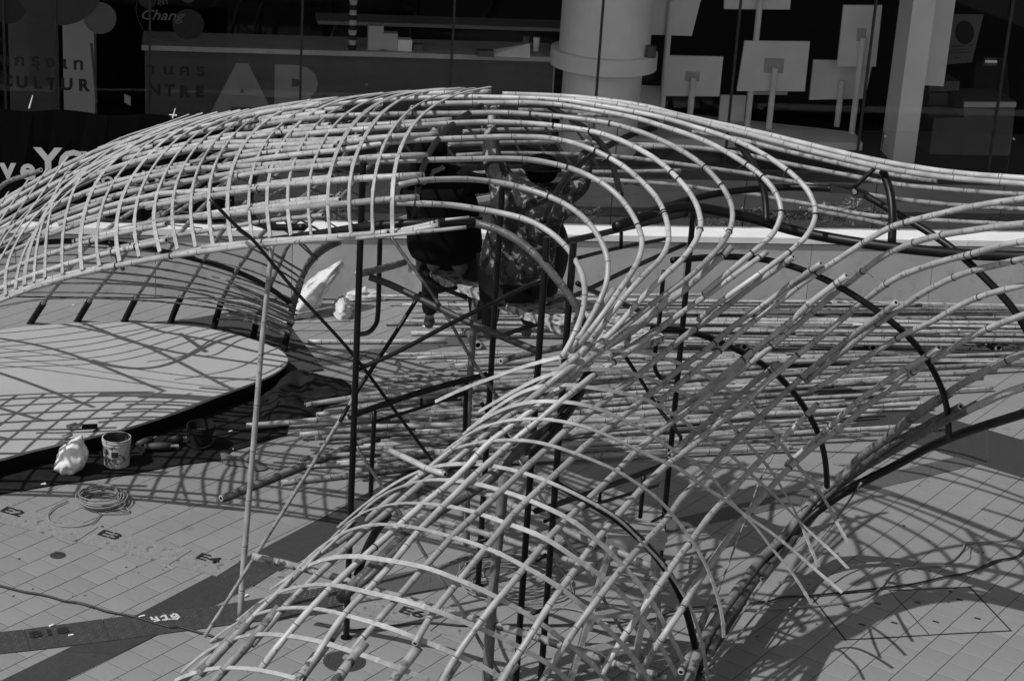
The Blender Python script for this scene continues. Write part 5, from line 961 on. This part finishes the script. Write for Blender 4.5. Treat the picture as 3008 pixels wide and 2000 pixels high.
cable('loop', 'z 935,125 780,190 680,280 670,360 720,430 850,470 1000,480 1150,465 1280,420 1370,330 1400,290', .0048, MCAB, None, parent=coil); cable('loop', 'z 1400,300 1700,290 1790,270 1730,210 1650,250 1760,255', .0048, MCAB, None, parent=coil)
for k in range(7):
    c = onz(*T('H 1150,900')[0]); b = B(); R_ = rr.uniform(.18, .32); P = [(c.x + rr.uniform(-.01, .01) + .05 * (k % 3) + R_ * 1.2 * math.cos(t), c.y + .12 * (k % 2) + R_ * math.sin(t), .012 + k * .004) for t in np.linspace(0, 6.283, 36)]
    if k == 0: c2 = thing('cable_coil', (c.x, c.y, 0), 'loose loops of grey cable spread on the paving beside the timber post', 'cable coil')
    b.tube([Vector(p) for p in catmull(P, 2)], .0042, 6, cap=False); b.build('loop', MCAB, c2, smooth=True)
def lathe(b, c, prof, n=28, i=0):
    V = []; 
    for r, z in prof: V += [Vector((c.x + r * math.cos(2 * math.pi * a / n), c.y + r * math.sin(2 * math.pi * a / n), c.z + z)) for a in range(n)]
    b.add(V, [(k * n + a, k * n + (a + 1) % n, (k + 1) * n + (a + 1) % n, (k + 1) * n + a) for k in range(len(prof) - 1) for a in range(n)], i)
def pail(u, v, rt, rb, h, m, mi, label, word=None):
    c = onz(u, v, .012); t = thing('paint_bucket', c, label, 'bucket'); b = B()
    lathe(b, c, [(0, 0), (rb, 0), (rb + (rt - rb) * .78, h * .78), (rt * 1.03, h * .79), (rt * 1.03, h * .83), (rt * .99, h * .84), (rt * 1.04, h * .9), (rt * 1.04, h * .94), (rt * 1.0, h * .95), (rt * 1.03, h), (rt * .95, h)]); b.build('pail_body', m, t, smooth=False)
    b = B(); lathe(b, c, [(rt * .95, h), (rb * .93, .02), (rb * .93, h * .35), (0, h * .36)][:2] + [(0, .02)]); b.build('inner_wall', mi, t, smooth=True)
    b = B(); lathe(b, c, [(0, h * .62), (rb + (rt - rb) * .5, h * .62)]); b.build('paint_surface', MDB, t)
    if word:
        tx = text3(word, (0, 0, 0), (1, 0, 0), (0, 0, 1), h * .13, 'printed_word', MINK, None, bold=.035, kw=1.05); R_ = rb + (rt - rb) * .3 + .0022; w_ = max(q.co.x for q in tx.data.vertices)
        for q in tx.data.vertices: a = (q.co.x - w_ / 2 - w_ * .22) / R_ - math.pi / 2 - .22; q.co = Vector((R_ * math.cos(a), R_ * math.sin(a), q.co.z))
        tx.parent = t; tx.location = (0, 0, h * .25)
        for a0, a1, z0, z1 in ((-1.75, -1.25, .42, .62), (-2.3, -2.0, .5, .66)):
            R2 = rb + (rt - rb) * .5 + .002; b = B(); P = [(R2 * math.cos(a), R2 * math.sin(a)) for a in np.linspace(a0, a1, 6)]; b.add([Vector((c.x + x, c.y + y, c.z + h * z)) for z in (z0, z1) for x, y in P], [(k, k + 1, k + 7, k + 6) for k in range(5)]); b.build('label_patch', MINK, t)
    b = B(); P = [(c.x + rt * 1.06 * math.cos(a), c.y + rt * 1.06 * math.sin(a) * .6 - .01 - rt * .35, c.z + h * (.55 - .35 * math.sin(a - math.pi))) for a in np.linspace(math.pi, 2 * math.pi, 16)]; b.tube(P, .0022, 5); b.build('bail_handle', MW, t)
    return t
pail(343, 1362, .098, .088, .205, MPAINT, MDB, 'paint stained white bucket with lettering standing on the dark carpet', 'ASONS')
pail(590, 1312, .100, .070, .175, MRb, MRb, 'black rubber bucket standing on the dark carpet right of the tools')
b = B(); c = onz(203, 1383, .012); n1, n2 = 34, 20; V = []; from mathutils import noise
for j in range(n2 + 1):
    t = j / n2; rad = .125 * math.sin(math.pi * min(1, .12 + t * .80)) ** .6 * (1 - .35 * t); z = .235 * t
    for i in range(n1):
        a = 2 * math.pi * i / n1; f = 1 + .24 * noise.noise(Vector((math.cos(a) * 1.6, math.sin(a) * 1.6, t * 3))) + .26 * noise.noise(Vector((math.cos(a) * 5, math.sin(a) * 5, t * 4)))
        V.append(Vector((c.x + rad * f * math.cos(a) + .05 * t, c.y + rad * f * math.sin(a), c.z + z + .015 * noise.noise(Vector((a, t * 5, 2))))))
b.add(V, [(j * n1 + i, j * n1 + (i + 1) % n1, (j + 1) * n1 + (i + 1) % n1, (j + 1) * n1 + i) for j in range(n2) for i in range(n1)] + [tuple(range(n1))[::-1], tuple(range(n2 * n1, n2 * n1 + n1))])
b.tube([Vector((c.x + .055, c.y, c.z + .215)), Vector((c.x + .065, c.y, c.z + .235)), Vector((c.x + .095, c.y, c.z + .245))], [.04, .024, .034], 9)
tag(b.build('plastic_bag', MBG, smooth=True), 'full white plastic bag standing left of the paint stained bucket', 'bag')
for k, (u, v, l, a, w) in enumerate(((262, 1322, .10, .3, 'dark drill lying between the white bag and the paint bucket'), (430, 1310, .16, .9, 'dark grinder lying right of the paint bucket'), (470, 1325, .22, .2, 'long dark angle tool lying between the two buckets'), (520, 1305, .12, .5, 'small black tool nearest the rubber bucket'))):
    c = onz(u, v, .012); t = thing('hand_tool', c, w, 'tool'); R_ = rot2((math.cos(a), math.sin(a))); d = R_ @ Vector((1, 0, 0)); b = B(); b.tube([c - d * l / 2 + Vector((0, 0, .035)), c + Vector((0, 0, .04)), c + d * l / 3 + Vector((0, 0, .04))], [.024, .03, .022], 10); b.build('tool_body', MDB, t, smooth=True)
    b = B(); b.tube([c + d * l / 3 + Vector((0, 0, .04)), c + d * l * .6 + Vector((0, 0, .04))], .013, 8); b.build('chuck', MCH, t); b = B(); e = Vector((-d.y, d.x, 0)); b.tube([c - d * l / 2 + Vector((0, 0, .03)), c - d * l / 2 - e * .07 + Vector((0, 0, .016))], .015, 8); b.build('handle', MRb, t)
b = B(); P = [onz(q[0], q[1], .155) for q in T('M 380,420 M 430,300 M 500,300 M 560,280 M 680,290')]
for p in P[:3]: b.tube([p - Vector((.03, 0, 0)), p + Vector((.035, .01, .03))], [.02, .012], 7)
tag(b.build('crumpled_wrapper', MCAB, smooth=True), 'crumpled translucent wrapper lying on the edge of the stage above the white bag', 'wrapper')
b = B(); p = onz(*T('M 640,285')[0], .155); b.box(p, (.11, .03, .03), 0, rot2((.95, .3))); tag(b.build('brush_handle', MRb), 'black brush lying on the stage edge behind the paint bucket', 'brush')
b = B(); p = onz(*T('M 710,330')[0], .148); b.box(p, (.05, .012, .012), 0, rot2((.5, .8))); tag(b.build('small_blade', MDB), 'small dark blade on the stage edge nearest the paint bucket rim', 'blade')
# woven sacks by the wall
def sack(pts, h, label, seed, top=None):
    P = [onz(*q) for q in T(pts)]; c = sum(P, Vector()) / len(P); Q = resample(catmull([tuple(p) for p in P + [P[0]]], 6), .035)[:-1]; n1 = len(Q); n2 = 16; V = []; tp = top or (0, 0)
    for j in range(n2 + 1):
        t = j / n2; f = math.cos(t * math.pi / 2) ** .55 if t < 1 else .03
        for i, q in enumerate(Q):
            p = c.lerp(Vector(q), f * (1 + .10 * noise.noise(Vector((i * .45, t * 3, seed))))); V.append(Vector((p.x + tp[0] * t ** 1.5 + .03 * noise.noise(Vector((i * .9, t * 6, seed + 5))), p.y + tp[1] * t ** 1.5 + .03 * noise.noise(Vector((i * .8, t * 5, seed + 7))), .01 + h * t + .03 * noise.noise(Vector((i * .5, t * 7, seed + 1))) * t)))
    b = B(); b.add(V, [(j * n1 + i, j * n1 + (i + 1) % n1, (j + 1) * n1 + (i + 1) % n1, (j + 1) * n1 + i) for j in range(n2) for i in range(n1)] + [tuple(range(n1))[::-1], tuple(range(n2 * n1, n2 * n1 + n1))], 0)
    for f in b.I[::1]: pass
    fi = list(b.I)
    for k in range(n2 * n1): fi[k] = 1 if (k % n1) % 5 in (1,) and k % n1 > 2 else 0
    b.I = fi; return tag(b.build('woven_sack', [MFB, MIM], smooth=True), label, 'sack')
sack('N 640,360 560,250 700,180 860,190 910,270 880,320 760,345', .44, 'tall white woven sack with faint stripes tied in a point against the wall', 3, (.30, .10))
sack('N 1085,250 1180,210 1300,240 1290,330 1180,385 1110,320', .15, 'small white bag lying on the tiles just left of the black scaffold leg', 7)
sack('N 1190,110 1500,70 1740,90 1700,130 1400,150 1250,140', .12, 'flattened white sack lying on the far end of the wall pile', 9)

# ================================================================== THE TWO WORKERS
def skin(name, pts, edges, m, parent, lvl=2, origin=None):
    me = bpy.data.meshes.new(name); o0 = Vector(pts[0][0]); me.from_pydata([tuple(Vector(p[0]) - o0) for p in pts], edges, []); ob = bpy.data.objects.new(name, me); COL.objects.link(ob); ob.location = (0, 0, 0)
    md = ob.modifiers.new('s', 'SKIN'); md.use_smooth_shade = True
    for v, p in zip(me.skin_vertices[0].data, pts):
        r = p[1]; v.radius = r if hasattr(r, '__len__') else (r, r)
    me.skin_vertices[0].data[0].use_root = True
    sb = ob.modifiers.new('d', 'SUBSURF'); sb.levels = lvl; sb.render_levels = lvl
    dg = bpy.context.evaluated_depsgraph_get(); me2 = bpy.data.meshes.new_from_object(ob.evaluated_get(dg)); bpy.data.objects.remove(ob); me2.name = name
    me2.materials.clear(); me2.materials.append(m)
    for p in me2.polygons: p.use_smooth = True; p.material_index = 0
    return mobj(name, me2, parent, o0)
def person(label, J, shirt, trouser, headmat, hat, fat=1.0):
    """J: joints as Vectors; seated, seen from behind"""
    t = thing('person', J['pel'], label, 'person'); P = lambda k: J[k]
    body = [(P('pel') + Vector((0, .03, .06)), .07), (P('chest') * .5 + P('pel') * .5, .08), (P('chest'), .085), (P('neck'), .05), (P('head') - Vector((0, 0, .05)), .075), (P('head') + Vector((0, 0, .03)), .09), (P('head') + Vector((0, 0, .09)), .06)]
    E_ = [(0, 1), (1, 2), (2, 3), (3, 4), (4, 5), (5, 6)]
    for s in 'lr':
        n = len(body); body += [(P('sh' + s), .045), (P('el' + s), .036), (P('wr' + s), .026), (P('wr' + s).lerp(P('ha' + s), .55), .028)]; E_ += [(2, n), (n, n + 1), (n + 1, n + 2), (n + 2, n + 3)]
        n = len(body); body += [(P('hi' + s), .05), (P('kn' + s), .045), (P('an' + s), .035), (P('to' + s), .03)]; E_ += [(0, n), (n, n + 1), (n + 1, n + 2), (n + 2, n + 3)]
    skin('body', body, E_, MSKIN, t)
    for s in 'lr':
        w, h = P('wr' + s), P('ha' + s); d = (h - w).normalized(); x = d.cross(Vector((0, 1, 0))).normalized(); yv = Vector((0, .9, -.25)).normalized(); pc = w.lerp(h, .5)
        for k in range(4):
            b0 = pc + x * (-.027 + .018 * k); L_ = (.07, .082, .078, .06)[k]; skin('finger', [(b0, .009), (b0 + d * L_ * .5, .0085), (b0 + d * L_ * .85 + yv * .02, .008), (b0 + d * L_ * .85 + yv * .045, .0065)], [(0, 1), (1, 2), (2, 3)], MSKIN, t, 1)
        b0 = w.lerp(h, .25) + x * (.03 if s == 'l' else -.03); sx = 1 if s == 'l' else -1; skin('thumb', [(b0, .011), (b0 + x * sx * .03 + d * .03, .010), (b0 + x * sx * .038 + d * .055 + yv * .02, .008)], [(0, 1), (1, 2)], MSKIN, t, 1)
    bk = P('chest') - P('pel'); sx_ = Vector((1, 0, 0)); sh = [(P('pel') - Vector((0, 0, .07)), .15 * fat), (P('pel') + bk * .12, .175 * fat), (P('pel') + bk * .45, .158 * fat), (P('pel') + bk * .8, .16 * fat), (P('chest') + Vector((0, 0, .03)), .135 * fat), (P('neck') - Vector((0, 0, .03)), .07)]; E2 = [(0, 1), (1, 2), (2, 3), (3, 4), (4, 5)]
    for s in 'lr': n = len(sh); sh += [(P('sh' + s), .095), (P('sh' + s).lerp(P('el' + s), .6), .078), (P('el' + s), .07), (P('el' + s).lerp(P('wr' + s), .8), .042)]; E2 += [(4, n), (n, n + 1), (n + 1, n + 2), (n + 2, n + 3)]
    so = skin('shirt', sh, E2, shirt, t); ox = so.matrix_basis.translation + t.location; zc, zp = P('chest').z, P('pel').z
    for v in so.data.vertices:                               # loose cloth: broader than deep
        w = v.co + ox; k = max(0, min(1, (zc + .10 - w.z) / .22)); c = P('pel').lerp(P('chest'), max(0, min(1, (w.z - zp) / (zc - zp))))
        if abs(w.x - c.x) < .22 * fat: v.co.x += (w.x - c.x) * .30 * k; v.co.y -= (w.y - c.y) * .10 * k
    tr = [(P('pel') - Vector((0, 0, .03)), .15 * fat)]; E3 = []
    for s in 'lr': n = len(tr); tr += [(P('hi' + s), .095), (P('kn' + s), .072), (P('kn' + s).lerp(P('an' + s), .5), .064), (P('an' + s), .06)]; E3 += [(0, n), (n, n + 1), (n + 1, n + 2), (n + 2, n + 3)]
    skin('trousers', tr, E3, trouser, t)
    for s in 'lr': skin('shoe', [(P('an' + s) - Vector((0, 0, .04)), .05), (P('an' + s) - Vector((0, -.04, .07)), .042), (P('to' + s) - Vector((0, 0, .045)), .036)], [(0, 1), (1, 2)], MSHOE, t, 1)
    h = P('head')
    if hat == 'hood': skin('hood', [(P('neck') + Vector((0, -.01, .0)), .085), (h - Vector((0, .01, .03)), .125), (h + Vector((0, -.01, .06)), .118), (h + Vector((0, 0, .135)), .06)], [(0, 1), (1, 2), (2, 3)], headmat, t)
    else:
        skin('hair', [(h - Vector((0, .02, .07)), .07), (h + Vector((0, -.015, .0)), .118), (h + Vector((0, -.005, .07)), .112), (h + Vector((0, .01, .125)), .06)], [(0, 1), (1, 2), (2, 3)], headmat, t)
        b = B(); bc = h + Vector((0, -.02, .03)); b.prism([bc + Vector((.125 * math.cos(q), .14 * math.sin(q) - .01, -.012 * math.sin(q))) for q in np.linspace(0, 6.283, 22)[:-1]], (0, 0, .008)); b.build('cap_brim', headmat, t)
    for sx in (-1, 1): skin('ear', [(h + Vector((.095 * sx, .01, -.02)), .016), (h + Vector((.102 * sx, .0, .02)), .014)], [(0, 1)], MSKIN, t, 1)
    skin('nose', [(h + Vector((0, .095, .01)), .012), (h + Vector((0, .115, -.02)), .015)], [(0, 1)], MSKIN, t, 1)
    return t
def J_(d):
    return {k: ony(*T(q)[0], y) for k, (q, y) in d.items()}
person('worker in black hooded top sitting on the plank, left of the camouflage worker', J_({'pel': ('K 620,560', 12.28), 'chest': ('J 570,1090', 12.15), 'neck': ('J 480,960', 12.12), 'head': ('J 450,790', 12.12), 'shl': ('J 340,1080', 12.12), 'ell': ('J 330,800', 12.0), 'wrl': ('J 480,560', 11.9), 'hal': ('J 560,440', 11.85),
    'shr': ('J 760,1100', 12.15), 'elr': ('J 960,1130', 12.3), 'wrr': ('J 1130,1080', 12.5), 'har': ('J 1210,1040', 12.55), 'hil': ('K 460,720', 12.45), 'knl': ('K 450,760', 12.85), 'anl': ('K 440,1270', 12.95), 'tol': ('K 430,1320', 13.1),
    'hir': ('K 820,760', 12.4), 'knr': ('K 960,860', 12.75), 'anr': ('K 1000,1330', 12.8), 'tor': ('K 1000,1360', 12.95)}), MHOOD, MTRO, MHOOD, 'hood', 1.22)
person('worker in camouflage shirt sitting on the plank, both arms raised to hold the top bamboo', J_({'pel': ('K 1420,800', 11.75), 'chest': ('J 1580,1320', 11.75), 'neck': ('J 1660,1190', 11.78), 'head': ('J 1725,1010', 11.8), 'shl': ('J 1330,1200', 11.78), 'ell': ('J 1150,860', 11.85), 'wrl': ('J 1150,380', 12.05), 'hal': ('J 1215,120', 12.12),
    'shr': ('J 1930,1300', 11.78), 'elr': ('J 2190,1150', 11.85), 'wrr': ('J 2260,640', 12.0), 'har': ('J 2290,490', 12.05), 'hil': ('K 1250,860', 11.95), 'knl': ('K 1180,1000', 12.35), 'anl': ('K 1120,1400', 12.45), 'tol': ('K 1120,1430', 12.6),
    'hir': ('K 1640,860', 11.9), 'knr': ('K 1700,960', 12.3), 'anr': ('K 1560,1380', 12.4), 'tor': ('K 1560,1420', 12.55)}), MCAMO, MTRO, MHAIR, 'cap', 1.18)
q = ony(*T('K 1950,520')[0], 11.95); sk = skin('hanging_jacket', [(q + Vector((-.05, 0, .20)), .035), (q + Vector((-.03, 0, .12)), .065), (q + Vector((-.02, 0, .02)), .085), (q - Vector((.03, 0, .12)), .088), (q - Vector((.06, 0, .24)), .075), (q - Vector((.08, 0, .33)), .06)], [(0, 1), (1, 2), (2, 3), (3, 4), (4, 5)], MSACK, None); tag(sk, 'dark olive jacket hanging on the scaffold right of the camouflage worker', 'jacket')
b = B(); P = [ony(*q) for q in T('K -200,260,12.4 250,100,12.4 250,140,12.4 -200,330,12.4')]; b.prism(P, (0, .015, 0)); tag(b.build('cut_slat', MB_), 'broad split bamboo slat seen left of the black hooded worker', 'slat')
b = B(); P = [ony(*q) for q in T('J 870,1320,12.7 1190,1260,12.7 1190,1320,12.7 880,1375,12.7')]; b.prism(P, (0, .015, 0)); tag(b.build('cut_slat', MB_), 'pale split bamboo slat seen between the two workers', 'slat')
